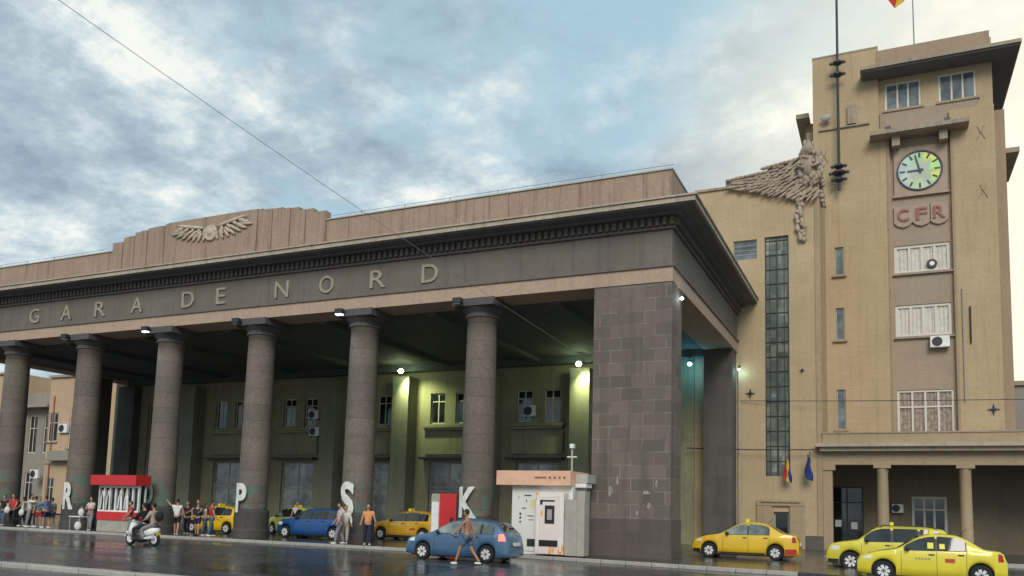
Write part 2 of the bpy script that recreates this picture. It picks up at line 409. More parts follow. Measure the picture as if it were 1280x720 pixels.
# ================================================================== SETTING
ROAD = -.13
tag(box('ground', 'apron_wet', None, -900, 900, -900, 1400, ROAD-.6, ROAD-.03), kind='structure')
m = MB(); m.face([(-300, -16.6, ROAD), (300, -16.6, ROAD), (300, 60, ROAD), (-300, 60, ROAD)])
tag(m.build('road', 'road_wet', None, fix=False), kind='structure')
m = MB(); m.face([(-300, -60, ROAD+.004), (300, -60, ROAD+.004), (300, -17.05, ROAD+.004), (-300, -17.05, ROAD+.004)])
tag(m.build('tram_track_paving', 'tram_wet', None, fix=False), kind='structure')
# long low median kerb at the near side of the road
m = MB()
x = -80.
while x < 60:
    j = random.uniform(-.012, .012); m.box(x, x+.98, -17.05+j, -16.72+j, ROAD-.02, ROAD+.12+j*.5); x += 1.0
tag(m.build('median_kerb', 'kerb_stone', None, bevel=.02), kind='structure')
m = MB(); m.box(-80, 60, -16.70, -16.42, ROAD, ROAD+.006)
tag(m.build('median_edge_line', 'line_paint', None), kind='structure')
m = MB()
for (a, b_, c, d) in ((-9.9, -4.2, -13.9, -7.8), (-24, -19, -9.5, -6.5), (1.5, 3.4, -12, -5.2)):
    m = MB(); q = lambda: random.uniform(-.12, .12)
    m.face([(a+q(), c+q(), ROAD+.004), (b_+q(), c+q(), ROAD+.004), (b_-.5+q(), d+q(), ROAD+.004), (a-.5+q(), d+q(), ROAD+.004)])
    tag(m.build('asphalt_patch', 'patch_wet', None, fix=False), kind='structure')
# portico apron with an angled kerb edge
edge = [(-120, -1.3), (-7, -1.7), (5.0, -3.5)]
m = MB(); top = [(x, y+.25, 0) for x, y in edge]+[(5.0, 15.6, 0), (-120, 15.6, 0)]
m.face(top)
tag(m.build('apron_pavement', 'apron_wet', None, fix=False), kind='structure')
m = MB()
for (xa, ya), (xb, yb) in zip(edge, edge[1:]):
    n = int((xb-xa)/1.0)
    for k in range(n):
        t0, t1 = k/n, (k+.985)/n; p = lambda t: (xa+(xb-xa)*t, ya+(yb-ya)*t)
        (x0, y0), (x1, y1) = p(t0), p(t1); i = len(m.v)
        m.v += [(x0, y0, ROAD), (x1, y1, ROAD), (x1, y1+.26, ROAD), (x0, y0+.26, ROAD), (x0, y0, .006), (x1, y1, .006), (x1, y1+.26, .006), (x0, y0+.26, .006)]
        m.f += [tuple(i+k_ for k_ in q) for q in ((0, 3, 2, 1), (4, 5, 6, 7), (0, 1, 5, 4), (1, 2, 6, 5), (2, 3, 7, 6), (3, 0, 4, 7))]
tag(m.build('apron_kerb', 'kerb_stone', None, bevel=.015), kind='structure')
m = MB(); m.face([(5.0, -3.25, 0), (9.5, -3.25, ROAD+.005), (9.5, 9.0, ROAD+.005), (5.0, 9.0, 0)])
m.face([(5.0, -3.25, 0), (5.0, -3.25, ROAD), (9.5, -3.25, ROAD)])
tag(m.build('apron_ramp', 'apron_wet', None, fix=False), kind='structure')
tag(box('building_pavement', 'apron_wet', None, 5.005, 60, 9.24, 40, ROAD-.02, .02), kind='structure')
tag(box('building_kerb', 'kerb_stone', None, 5.005, 60, 9.01, 9.238, ROAD-.02, .035), kind='structure')
m = MB()
for (a, b_, c, d) in ((PX(868, 707, -4.1), PX(966, 712, -4.1), -4.25, -4.12), (-14.2, -9.0, -2.75, -2.62)):
    m.face([(a, c, ROAD+.004), (b_, c, ROAD+.004), (b_, d, ROAD+.004), (a, d, ROAD+.004)])
for k in range(6): a = -13.4+k*.9; 
tag(m.build('road_marking', 'line_paint', None, fix=False), kind='structure')

# ================================================================== PORTICO
XL, YW = -49.2, 15.65
por = thing('station_portico', (-24.6, 0, 0), 'long stone station portico with six round columns, corner pier and GARA DE NORD frieze', 'station building')
def ring(name, mt, out, z0, z1, dep, par=por):
    m = MB(); m.box(XL-out, out, -out, -out+dep, z0, z1); m.box(out-dep, out, -out+dep, YW-.004, z0, z1); m.box(XL-out, XL-out+dep, -out+dep, YW-.004, z0, z1)
    return m.build(name, mt, par)
ring('beam', 'beam_render', .04, 11.0, 11.60, 1.66)
ring('beam_lip', 'frieze_stone', .12, 11.602, 11.70, .5)
fr = ring('frieze', 'frieze_stone', .0, 11.702, 13.16, 1.7)
ring('bed_moulding', 'dentil_stone', .12, 13.162, 13.27, .6)
ring('dentil_band', 'dentil_stone', .10, 13.272, 13.74, .6)
def comb(p0, p1, out, n):
    p0, p1, out = Vector(p0), Vector(p1), Vector(out); pts = []
    for k in range(n):
        a_, b_ = p0.lerp(p1, k/n), p0.lerp(p1, (k+.5)/n); c_ = p0.lerp(p1, (k+1)/n)
        for q0, q1, o in ((a_, b_, 1), (b_, c_, 0)):
            i = len(m.v); o_ = out*(1 if o else .12)
            m.v += [tuple(q+Vector((0, 0, z))) for z in (13.29, 13.6) for q in (q0, q0+o_, q1+o_, q1)]
            m.f += [(i+1, i+5, i+6, i+2), (i, i+1, i+2, i+3), (i+4, i+7, i+6, i+5)]
            if o: m.f += [(i, i+4, i+5, i+1), (i+3, i+2, i+6, i+7)]
m = MB()
comb((XL-.27, -.101, 0), (.27, -.101, 0), (0, -.17, 0), 165)
comb((.101, -.10, 0), (.101, YW-.02, 0), (.17, 0, 0), 52)
comb((XL-.101, -.10, 0), (XL-.101, YW-.02, 0), (-.17, 0, 0), 52)
bm = bmesh.new(); me_ = bpy.data.meshes.new('t'); me_.from_pydata(m.v, [], m.f); bm.from_mesh(me_); bmesh.ops.remove_doubles(bm, verts=bm.verts, dist=1e-4)
bm.verts.ensure_lookup_table(); m.v = [tuple(v_.co) for v_ in bm.verts]; bm.verts.index_update(); m.f = [tuple(v_.index for v_ in f.verts) for f in bm.faces]; bm.free()
m.build('dentils', 'dentil_stone', por)
m = MB(); o_ = .5; m.box(XL-o_, o_, -o_, -.101, 13.64, 13.742).box(.101, o_, -.1, YW-.01, 13.64, 13.742).build('cornice_moulding', 'soffit', por)
ring('cornice', 'cornice_render', 1.15, 13.80, 14.0, 1.9)
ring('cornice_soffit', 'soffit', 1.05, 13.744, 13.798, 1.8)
ring('cornice_lip', 'cornice_render', 1.22, 14.002, 14.07, .4)
# parapet of upright slabs
m = MB()
def pz(x):
    d = abs(x+24.6)
    return 15.65 if d > 7.4 else 16.12 if d > 6.6 else 16.36 if d > 5.7 else 16.55 if d > 4.7 else 16.66 if d > 3.4 else 16.74
cuts = [XL+.02]; 
while cuts[-1] < -32.1: cuts.append(cuts[-1]+1.22)
cuts[-1] = -32.0
cuts += [-31.2, -30.75, -30.3, -29.8, -29.3, -28.65, -28.0]
cuts += [-27.7]; cuts += [-49.2-c for c in reversed(cuts[1:])]; cuts.append(-.02)
for a, b_ in zip(cuts, cuts[1:]):
    h = pz((a+b_)/2); jut = .0 if h < 15.7 else .09*(h-15.5); big = 15.7 < h
    e = random.uniform(-.012, .012)
    k = 0 if not big else (.06 if cuts.index(a) % 2 else 0)
    m.box(a+.007, b_-.007, .04-jut-k, .34, 14.072, h+e)
m.box(XL+.03, -.03, .30, .5, 14.07, 15.4)
m.box(-28.6, -20.6, .34, .6, 14.07, 16.5)
y = .36
while y < YW-.5:
    for xx in (-.34, XL+.04): m.box(xx, xx+.3, y+.014, min(y+1.22, YW-.02)-.014, 14.072, 15.65)
    y += 1.22
m.box(-.5, -.3, .5, YW-.02, 14.07, 15.5); m.build('parapet', 'parapet_render', por)
m = MB(); m.box(XL, -28.3, -.02, .4, 15.665, 15.72).box(-20.9, 0, -.02, .4, 15.665, 15.72).box(-.42, .0, .401, YW-.02, 15.665, 15.72).build('parapet_flashing', 'grey_metal', por)
# small lightning rods / wire supports along the parapet
m = MB(); x = -47
while x < -1:
    if abs(x+24.6) > 8: m.tube([(x, .2, 15.71), (x, .2, 15.95)], .02, 5)
    x += 2.44
m.tube([(-17, .2, 15.93), (0, .2, 15.93)], .012, 4); m.tube([(-48, .2, 15.93), (-33, .2, 15.93)], .012, 4)
m.build('lightning_conductor', 'wire_grey', por)
box('roof', 'slab_render', por, XL+.6, -.6, .6, YW, 14.0, 14.25)
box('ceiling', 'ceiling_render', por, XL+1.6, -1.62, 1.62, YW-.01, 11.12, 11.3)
m = MB()
for k in range(7):
    xx = -5.7-6.345*k+.0
    if xx > XL+2: m.box(xx-.25, xx+.25, 1.63, YW-.02, 10.86, 11.118)
m.box(XL+1.7, -1.7, YW-1.0, YW-.45, 10.7, 11.118); m.build('ceiling_beam', 'ceiling_render', por)
# corner pier
pw = 3.257
def pier(x0, x1, y0, y1):
    p_ = box('corner_pier', 'pier_stone', por, x0, x1, y0, y1, .0, 10.998)
    MB().box(x0-.05, x1+.05, y0-.06, y1+.05, 0, .45).box(x0-.02, x1+.02, y0-.03, y1+.02, .452, 1.5).build('pier_plinth', 'pier_base_stone', p_)
pier(-pw, 0, .0, 1.7); pier(XL, XL+pw, 0, 1.7)
rng = random.Random(11)
for (x, z, w, h) in ((-2.55, 2.6, .22, .5), (-2.2, 3.0, .1, .5), (-1.15, 2.55, .35, .22), (-.95, 2.05, .2, .3), (-1.4, 1.75, .14, .2), (-.62, 2.9, .12, .4)):
    pts = [(x+w/2+w*.5*rng.uniform(.5, 1.1)*cos(a*pi/6), z+h*.5*rng.uniform(.5, 1.1)*sin(a*pi/6)) for a in range(12)]
    MB().prism(pts, -.012, -.003).build('poster_remnant', 'poster_pale', por)
# round columns
COLX = [-8.832-6.3447*k for k in range(6)]
cap_w = .98
shaft = None
for k, cx in enumerate(COLX):
    cy = .78; z = thing('column', (cx, cy, 0), None, None); z.parent = por; z.location = (cx+24.6, cy, 0)
    # (part) a mesh must carry the geometry: shaft is the column itself
    bpy.data.objects.remove(z)
    m = MB(); prof = [(.74, 1.36)]+[(.735-.075*(t/10)**1.4, 1.45+t*.87) for t in range(11)]+[(.685, 10.16), (.685, 10.2)]
    m.lathe(cx, cy, prof, 40)
    s_ = bpy.data.meshes.new('column'); 
    if k == 0:
        me_loc = m
    s_.from_pydata([(a-cx, b_-cy, c) for a, b_, c in m.v], [], m.f)
    for p_ in s_.polygons: p_.use_smooth = len(p_.vertices) == 4
    s_.materials.append(MATS['column_stone'])
    co = bpy.data.objects.new('column', s_); COL.objects.link(co); co.parent = por; co.location = (cx+24.6, cy, 0)
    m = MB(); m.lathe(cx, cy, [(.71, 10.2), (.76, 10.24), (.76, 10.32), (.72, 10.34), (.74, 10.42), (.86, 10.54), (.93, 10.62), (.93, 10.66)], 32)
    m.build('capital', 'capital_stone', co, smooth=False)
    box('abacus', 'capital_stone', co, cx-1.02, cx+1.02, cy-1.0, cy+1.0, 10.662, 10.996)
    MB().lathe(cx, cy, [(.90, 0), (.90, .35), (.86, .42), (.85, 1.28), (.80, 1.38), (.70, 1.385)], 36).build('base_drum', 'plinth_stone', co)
    ch = 'KSPORE'[k]
    if ch:
        zc = (1.85+.05, 1.88, 1.85, 1.95, 1.72, 1.8)[k]; hh = (1.35, 1.7, 1.45, 1.2, 1.5, 1.3)[k]
        lx = (-8.85, -15.15, -21.5, -27.85, -34.0, -40.8)[k]
        l_ = letter(ch, 'painted_letter', 'graffiti_white', co, lx, zc+.1, .0, hh, .03, (.88, .74, .62, .6, .62, .6)[k], bold=.035)
        bm = bmesh.new(); bm.from_mesh(l_.data); bmesh.ops.subdivide_edges(bm, edges=[e for e in bm.edges if e.calc_length() > .25], cuts=3, use_grid_fill=True); bmesh.ops.triangulate(bm, faces=bm.faces)
        for q in bm.verts:      # wrap the painted letter round the shaft
            rx = max(-.72, min(.72, q.co.x)); q.co.y = (q.co.y+.78)-(.885**2-rx*rx)**.5-.004
            q.co.x += .018*noise.noise((q.co.x*6+k*9, q.co.z*5, 1)); q.co.z += .02*noise.noise((q.co.x*6, q.co.z*5+k*7, 4))
        bm.to_mesh(l_.data); bm.free()
# carved letters on the frieze
for ch, lx in zip('GARADENORD', (-38.22, -35.45, -32.66, -29.77, -26.0, -23.7, -19.71, -16.96, -14.0, -11.17)):
    letter(ch, 'frieze_letter', 'letter_cream', fr, lx, 12.38, -.004, .86, .07, .62 if ch == 'E' else .86, bold=.004)
# winged wheel relief on the parapet crest
def feather(m, p, ang, L, w, t, yy):
    """flat carved feather from p pointing along ang in the xz plane"""
    c, s_ = cos(ang), sin(ang); M = Matrix(((c, 0, -s_), (0, 1, 0), (s_, 0, c)))
    m.ell((p[0]+c*L/2, yy, p[1]+s_*L/2), (L/2, t, w/2), 8, 5, M)
m = MB(); cx, cz = -24.55, 15.82
for s_ in (-1, 1):
    for row, (n, L0, lift) in enumerate(((7, .95, .0), (6, .75, .16), (5, .5, .28))):
        for i in range(n):
            t = i/(n-1); px = cx+s_*(.35+t*1.55); pz_ = cz+.05+.22*t+lift*.6
            a = -1.25+t*1.15
            feather(m, (px, pz_), a if s_ > 0 else pi-a, L0*(.55+.45*t), .17, .07, -.20-row*.03)
    feather(m, (cx+s_*.3, cz+.25), .18 if s_ > 0 else pi-.18, 2.25, .2, .08, -.25)
m.lathe(cx, cz, [(.05, -.32), (.12, -.31), (.14, -.26), (.36, -.24), (.42, -.27), (.44, -.2), (.44, -.1)], 18, 'y')
m.build('winged_wheel_relief', 'relief_pale', por, smooth=True)
# back wall of the portico with openings
YB = YW
CB = [-9.1, -15.4, -21.75, -27.6, -34.3, -40.7]
hall_holes = []; doors = []
bays = [(a+b_)/2 for a, b_ in zip(CB, CB[1:])]
bays = [-6.0]+bays+[-44.3]
for bx in [bays[1], bays[2], bays[3], bays[4], bays[5], bays[0]]:
    for dx in (-.95, .95):
        hall_holes.append((bx+dx-.55, bx+dx+.55, 7.25, 9.3))
    doors.append((bx-1.45, bx+1.45, .05, 4.7))
doors.append((-46.2, -42.6, .05, 9.2))
hw = wall('hall_wall', 'hall_render', por, XL-.8, -2.42, 0, 14.0, YB, 1.0, hall_holes+doors, .35)
for h in hall_holes: window(por, h, YB, 2, (3, 1), 'white_frame', 'window_dark', .08, .15, name='hall_window')
for d in doors[:-1]:
    window(por, d, YB, 2, (2.4, .25, 1.4), 'grey_frame', 'door_glass', .12, .2, name='hall_door')
window(por, doors[-1], YB, 3, (3, 3, 3), 'grey_frame', 'window_dark', .14, .2, name='entrance_glazing')
for bx in bays[:6]:
    MB().box(bx-1.9, bx+1.9, YB-.45, YB-.004, 6.95, 7.12).box(bx-1.75, bx+1.75, YB-.3, YB-.004, 6.78, 6.948).build('window_ledge', 'hall_render', por)
    MB().box(bx-1.75, bx+1.75, YB-.16, YB-.004, 5.2, 6.6).build('apron_panel', 'hall_render', por)
    MB().box(bx-1.9, bx+1.9, YB-.75, YB-.004, 4.86, 4.98).build('door_canopy', 'dark_metal', por)
for cx in CB:
    MB().box(cx-.62, cx+.62, YB-1.15, YB-.005, 0, 10.35).build('pilaster', 'pilaster_render', por)
for cx in (-47.9,): MB().box(cx-.9, cx+.9, YB-.75, YB-.005, 0, 10.69).build('pilaster', 'rear_pier_stone', por)
box('rear_pier', 'rear_pier_stone', por, -1.62, -.05, 14.3, YB-.005, 0, 10.997)
box('rear_pier', 'rear_pier_stone', por, XL+.02, XL+1.5, 11.8, 13.4, 0, 10.997)
# hall body behind, lower than the portico
MB().box(XL-.8, -2.43, YB+1.0, YB+30, 0, 13.4).build('hall_block', 'house_grey', por)

# ================================================================== STAIR WING
wg = thing('stair_wing', (1.0, YW, 0), 'tall beige rendered wing with one tall narrow glazed stair window beside the portico', 'building')
wx0, wx1, wz = -2.4, 4.5, 20.75
tw = RC(957, 297, 987, 596, YW); tw = (1.55, 2.85, 3.95, 17.6)
sw = (-.2, 1.12, 16.4, 17.55)
dn = (1.95, 2.75, .02, 2.0)
wall('wall', 'tower_render_plain', wg, wx0, wx1, 0, wz, YW, 14, [tw, sw, dn, (-1.9, -.9, 16.4, 17.55)], .28)
m = MB(); x0, x1, z0, z1 = tw
m.box(x0, x0+.05, YW+.1, YW+.16, z0, z1).box(x1-.05, x1, YW+.1, YW+.16, z0, z1).box((x0+x1)/2-.035, (x0+x1)/2+.035, YW+.1, YW+.16, z0, z1)
z = z0
while z < z1: m.box(x0+.05, x1-.05, YW+.11, YW+.15, z-.014, z+.014); z += .84
for t in (.2, .8): xx = x0+(x1-x0)*t; m.box(xx-.012, xx+.012, YW+.112, YW+.148, z0, z1)
w = m.build('stair_window', 'dark_metal', wg); w['label'] = 'tall narrow steel stair window of many small panes'
MB().box(x0, x1, YW+.18, YW+.19, z0, z1).build('pane', 'tall_glass', w)
window(wg, sw, YW, 1, (1, 1, 1, 1), 'grey_frame', 'window_grey', .05, .1)
window(wg, (-1.9, -.9, 16.4, 17.55), YW, 1, (1, 1, 1, 1), 'grey_frame', 'window_grey', .05, .1)
window(wg, dn, YW, 1, (1,), 'grey_frame', 'window_dark', .08, .2, name='door')
m = MB()   # rounded surround of the small door
pts = [(1.05, 0), (1.05, 2.1)]+[(1.05+.45*(1-cos(a)), 2.1+.45*sin(a)) for a in (pi/6, pi/3, pi/2)]+[(3.1+.45*sin(a), 2.1+.45*cos(a)) for a in (0, pi/6, pi/3, pi/2)]+[(3.55, 0)]
m.box(1.05, 1.9, YW-.14, YW-.004, 0, 2.3).box(2.8, 3.6, YW-.14, YW-.004, 0, 2.3).box(1.05, 3.6, YW-.14, YW-.004, 2.3, 2.62).box(1.3, 3.35, YW-.22, YW-.141, 2.5, 2.64)
m.build('door_surround', 'porch_render', wg, bevel=.05)
MB().box(wx0-.05, wx1+.06, YW-.12, YW+14, wz+.002, wz+.14).box(-.6, wx1+.1, YW-.2, YW+.6, wz+.142, wz+.5).build('cornice', 'slab_render', wg)
box('plinth', 'rear_pier_stone', wg, .02, wx1+.04, YW-.07, YW-.003, 0, .75)
m = MB(); m.tube([(.12, YW-.1, .1), (.12, YW-.1, 9.9)], .06, 8).build('downpipe', 'grey_frame', wg)
m = MB(); m.box(4.25, 4.52, YW-.06, YW-.004, 0, 20.5).build('corner_strip', 'porch_render', wg)
def anchor(par, x, y, z, s=.26):
    m = MB(); m.prism([(x-s*.3, z), (x-s*.22, z+s*.22), (x, z+s), (x+s*.22, z+s*.22), (x+s*.3, z), (x+s*.22, z-s*.22), (x, z-s), (x-s*.22, z-s*.22)], y-.05, y-.004)
    m.prism([(x-s, z), (x-s*.2, z+s*.2), (x+s*.2, z+s*.2), (x+s, z), (x+s*.2, z-s*.2), (x-s*.2, z-s*.2)], y-.06, y-.051)
    m.tube([(x, y, z), (x, y-.3, z)], .03, 6)
    return m.build('wall_anchor', 'iron', par)
a_ = P(938, 492, YW); anchor(wg, a_.x, YW, a_.z, .3); a_ = P(1003, 463, YW); anchor(wg, a_.x, YW, a_.z, .16)

# winged figure carved on the corner of the wing
st = thing('winged_statue', (3.9, YW-.2, 20.2), 'large carved winged figure in grey pink stone on the corner of the stair wing', 'sculpture')
rng = random.Random(3)
def sp2(u, v): q = P(u, v, YW-.3); return q.x, q.z
out_ = [sp2(u, v) for u, v in ((911, 226), (930, 220), (955, 215), (962, 210), (985, 204), (996, 196), (1018, 196), (1020, 242), (1000, 248), (988, 248), (978, 240), (962, 242), (945, 238), (930, 238), (912, 236))]
m = MB(); m.prism(out_, YW-.26, YW-.005)
def inside(x, z):
    c = False; n = len(out_)
    for i in range(n):
        (x0, z0), (x1, z1) = out_[i], out_[i-1]
        if (z0 > z) != (z1 > z) and x < (x1-x0)*(z-z0)/(z1-z0)+x0: c = not c
    return c
xs0, xs1 = min(q[0] for q in out_), max(q[0] for q in out_); zs0, zs1 = min(q[1] for q in out_), max(q[1] for q in out_)
FLAT = .55
row = 0; z = zs0
while z < zs1+.05:
    x = xs0+(.12 if row % 2 else 0)
    while x < xs1:
        if inside(x, z):
            t = (x-xs0)/(xs1-xs0); L = .62-.22*t+rng.uniform(-.16, .18); ang = pi+.12+.75*t+rng.uniform(-.1, .1)+(z-zs0)/(zs1-zs0)*-.35
            feather(m, (x+L*.5, z), ang, L, rng.uniform(.11, .2), .055, YW-.26-.06*t-.05*((z-zs0)/(zs1-zs0))-rng.uniform(0, .03))
        x += rng.uniform(.26, .42)
    z += .17; row += 1
for (u0, v0), (u1, v1) in (((911, 226), (955, 216)), ((955, 211), (998, 199))):
    a0, a1 = sp2(u0, v0), sp2(u1, v1)
    for i in range(9):
        t = i/8; m.ell((a0[0]+(a1[0]-a0[0])*t, YW-.34, a0[1]+(a1[1]-a0[1])*t), (.2, .12, .09+.02*rng.random()), 8, 5)
m.build('wing', 'relief_stone', st)
m = MB()
for i in range(70):
    t = rng.random(); a = rng.uniform(-2.4, 1.0); rr_ = .55+.28*rng.random()
    m.ell((4.02+rr_*.85*cos(a), YW-.34-rng.uniform(0, .12), 21.25+rr_*1.3*sin(a)*.9), (.13, .10, .2), 7, 5)
m.build('right_wing', 'relief_stone', st, smooth=True)
m = MB()
m.ell((3.98, YW-.50, 21.35), (.38, .32, .66), 14, 10); m.ell((3.95, YW-.60, 22.2), (.31, .34, .38), 14, 10); m.ell((3.95, YW-.4, 22.35), (.34, .34, .24), 12, 8)
for s_ in (-1, 1):
    m.tube([(3.98+s_*.36, YW-.45, 21.7), (3.98+s_*.52, YW-.62, 21.3), (3.98+s_*.2, YW-.78, 21.1)], [.15, .12, .09], 8)
m.ell((3.95, YW-.84, 22.1), (.05, .08, .09), 8, 6)
for i in range(26):
    a = i*.9; m.ell((3.95+.42*cos(a)*rng.uniform(.5, 1), YW-.42+.1*sin(a*2), 20.95+rng.uniform(-.35, .3)), (.16, .12, .22), 8, 5)
for i in range(60):
    a = rng.uniform(0, 2*pi); q = rng.uniform(.6, 1.1); zz_ = rng.choice((22.25, 21.9, 21.4))
    m.ell((3.95+.36*q*cos(a), YW-.62-rng.uniform(0, .18), zz_+.36*q*sin(a)), (rng.uniform(.06, .12), .09, rng.uniform(.08, .18)), 7, 5)
m.build('figure', 'relief_stone', st, smooth=True)
m = MB()
for i in range(46):
    t = i/45; zz_ = 20.5-t*3.3; w_ = .34*(1-.35*abs(t-.6))
    m.ell((3.55+rng.uniform(-w_, w_)*.8, YW-.12-rng.uniform(0, .1), zz_), (rng.uniform(.1, .17), .1, rng.uniform(.1, .2)), 7, 5)
m.build('garland', 'relief_stone', st, smooth=True)
m = MB()
for i in range(20):
    t = i/19; m.ell((4.62+rng.uniform(-.06, .08), YW+.1+rng.uniform(-.1, .5), 20.9-t*1.6), (.14, .14, .15), 7, 5)
m.build('garland', 'relief_stone', st, smooth=True)

# ================================================================== CLOCK TOWER
YT = 20.65
tr = thing('clock_tower', (8.8, YT, 0), 'tall square beige tower with central recessed bay, flat projecting roof slab and tall windows', 'tower')
tx0, tx1 = 3.86, 13.67
bx0, bx1 = 8.17, 11.38          # recessed bay
cx0 = 7.62                      # upper storey recess starts here
ztop = PZ(1016, 75, YT)
hoodz = 24.95
W3 = RC(1117, 305, 1189, 340, YT+.25); W2 = RC(1119, 380, 1190, 420, YT+.25); W1 = RC(1121, 487, 1193, 538, YT+.25)
T1 = RC(1106, 102, 1151, 136, YT+.3); T2 = RC(1173, 90, 1220, 125, YT+.3)
narrow = [RC(1043, 309, 1055, 344, YT), RC(1043, 385, 1056, 425, YT), RC(1046, 487, 1057, 537, YT)]
narrow = [(5.02, 5.52, n[2], n[3]) for n in narrow]
W1 = (8.3, 11.25, 6.0, W1[3]); W2 = (8.3, 11.25, W2[2], W2[3]); W3 = (8.3, 11.25, W3[2], W3[3])
# wall pieces: left pylon, right pylon, bay, upper storey
wall('wall', 'tower_render', tr, tx0, bx0, 0, hoodz+.3, YT, 9, narrow, .2)
wall('wall', 'tower_render', tr, bx1, tx1, 0, 25.75, YT, 9)
wall('wall', 'tower_render', tr, tx0-.0, cx0, hoodz+.302, ztop, YT+.003, 9)
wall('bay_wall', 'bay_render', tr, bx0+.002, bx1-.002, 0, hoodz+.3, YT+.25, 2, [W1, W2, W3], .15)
wall('upper_wall', 'tower_render_plain', tr, cx0+.002, tx1, hoodz+.302 if False else 25.0, 30.0, YT+.3, 8.6, [T1, T2], .15)
box('upper_apron', 'bay_render', tr, cx0+.05, 12.9, YT+.2, YT+.297, 25.02, T1[2]-.12)
box('corner_step', 'strip_render', tr, tx1+.002, tx1+.62, YT+.9, YT+8, 0, PZ(1249, 137, YT+.9))
box('corner_step', 'strip_render', tr, tx0-.45, tx0-.002, YT+.9, YT+8, 0, PZ(1010, 166, YT+.9))
box('side_eave', 'slab_render', tr, tx1+.6, tx1+1.6, YT+3, YT+8, 23.9, 24.2)
box('side_eave', 'slab_render', tr, tx0-1.2, tx0-.4, YT+2, YT+8, 27.7, 28.0)
box('side_turret', 'strip_render', tr, tx0-.7, tx0-.01, YT+3, YT+7, 22, 27.69)
# roof slab
Yf = YT-1.25
sx0, sx1 = PX(1075, 86, Yf), PX(1277, 42, Yf); sz = PZ(1180, 66, Yf)
MB().box(sx0, sx1, Yf, YT+8.8, sz-.14, sz+.06).build('roof_slab', 'slab_render', tr)
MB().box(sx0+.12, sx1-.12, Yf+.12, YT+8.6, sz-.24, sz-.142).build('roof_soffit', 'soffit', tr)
MB().box(sx0+.9, PX(1236, 39, YT), YT-.05, YT+8, sz+.062, PZ(1236, 38, YT)).build('roof_parapet', 'strip_render', tr)
MB().box(tx0-.02, cx0+.02, YT-.02, YT+8, ztop+.002, ztop+.1).build('pylon_coping', 'slab_render', tr)
window(tr, T1, YT+.3, 3, (1,), 'white_frame', 'window_grey', .11, .05, name='top_window', sill='bay_render')
window(tr, T2, YT+.3, 3, (1,), 'white_frame', 'window_grey', .11, .05, name='top_window', sill='bay_render')
for h in (W3, W2): window(tr, h, YT+.25, 4, (1,), 'white_frame', 'window_clear', .16, .06, curtain='pale_curtain', sill='slab_render', name='bay_window')
window(tr, W1, YT+.25, 4, (3, 1.2), 'white_frame', 'window_clear', .13, .06, curtain='pink_curtain', name='bay_window', label='lowest bay window with white bars and red patterned curtain')
for h in narrow: window(tr, h, YT, 1, (1,), 'grey_frame', 'window_grey', .07, .1, sill='bay_render', name='narrow_window')
# hood over the clock
Yh = YT-1.0
hx0, hx1 = PX(1087, 167, Yh), PX(1212, 150, Yh); hz = PZ(1150, 158, Yh)
MB().box(hx0, hx1, Yh, YT+.24, hz-.1, hz+.14).build('clock_hood', 'slab_render', tr)
m = MB()
for xx in (bx0+.35, bx1-.35): m.box(xx-.22, xx+.22, YT-.55, YT+.24, hz-.75, hz-.102)
m.build('hood_bracket', 'slab_render', tr)
m = MB()
for xx in (hx0+1.0, hx1-1.1): m.box(xx-.16, xx+.16, YT-.75, YT-.4, hz+.142, hz+.42)
m.build('roof_floodlight', 'dark_metal', tr)
# thin pilaster mouldings beside the bay
for xx in (bx0-.16, bx1+.02): MB().box(xx, xx+.13, YT-.05, YT-.003, 6.0, hoodz-.4).build('bay_moulding', 'strip_render', tr)
# clock
ck = thing('tower_clock', (9.73, YT, 22.35), 'round tower clock with green and yellow lit face above the CFR plaques', 'clock')
cz = PZ(1149, 213, YT+.1); ccx = PX(1149.5, 213, YT+.1); cr = 1.14
MB().box(ccx-1.42, ccx+1.42, YT+.1, YT+.248, cz-1.42, cz+1.5).box(ccx-1.5, ccx+1.5, YT+.05, YT+.24, cz-1.55, cz-1.422).build('frame_panel', 'plaque_render', ck)
m = MB().lathe(ccx, cz, [(cr, YT+.07), (cr, YT+.099)], 48, 'y'); ff = m.build('clock_face', 'clock_glass', None)
ff.data.transform(Matrix.Translation((-ccx, -YT, -cz))); ff.parent = ck; ck.location = (ccx, YT, cz)
fp = ck.children[0]; fp.data.transform(Matrix.Translation((9.73-ccx, 0, 22.35-cz)))
m = MB().lathe(ccx, cz, [(cr+.002, YT+.02), (cr+.09, YT+.02), (cr+.09, YT+.098), (cr+.002, YT+.098), (cr+.002, YT+.02)], 48, 'y'); m.f = m.f[:-2]; m.build('clock_rim', 'iron', ck)
for k in range(12):
    m = MB(); a = k*pi/6; r1, r2 = (.78, 1.08); d = Vector((sin(a), 0, cos(a))); n_ = Vector((cos(a), 0, -sin(a))); c = Vector((ccx, YT+.06, cz)); hw_ = .055
    m.face([c+d*r1-n_*hw_, c+d*r1+n_*hw_, c+d*r2+n_*hw_, c+d*r2-n_*hw_])
    m.build('hour_mark', 'iron', ck, fix=False)
def hand(a, L, w, y):
    d = Vector((sin(a), 0, cos(a))); n_ = Vector((cos(a), 0, -sin(a))); c = Vector((ccx, y, cz)); m = MB()
    q = [c-d*.2-n_*w, c-d*.2+n_*w, c+d*L+n_*w*.6, c+d*L-n_*w*.6]; m.face(q); m.face([p+Vector((0, .02, 0)) for p in q]); 
    m.lathe(ccx, cz, [(.1, y-.01), (.1, y+.02)], 12, 'y')
    return m.build('clock_hand', 'iron', ck, fix=False)
hand(-pi/2-.02, .66, .07, YT+.03); hand(-.24, .98, .05, YT+.0)
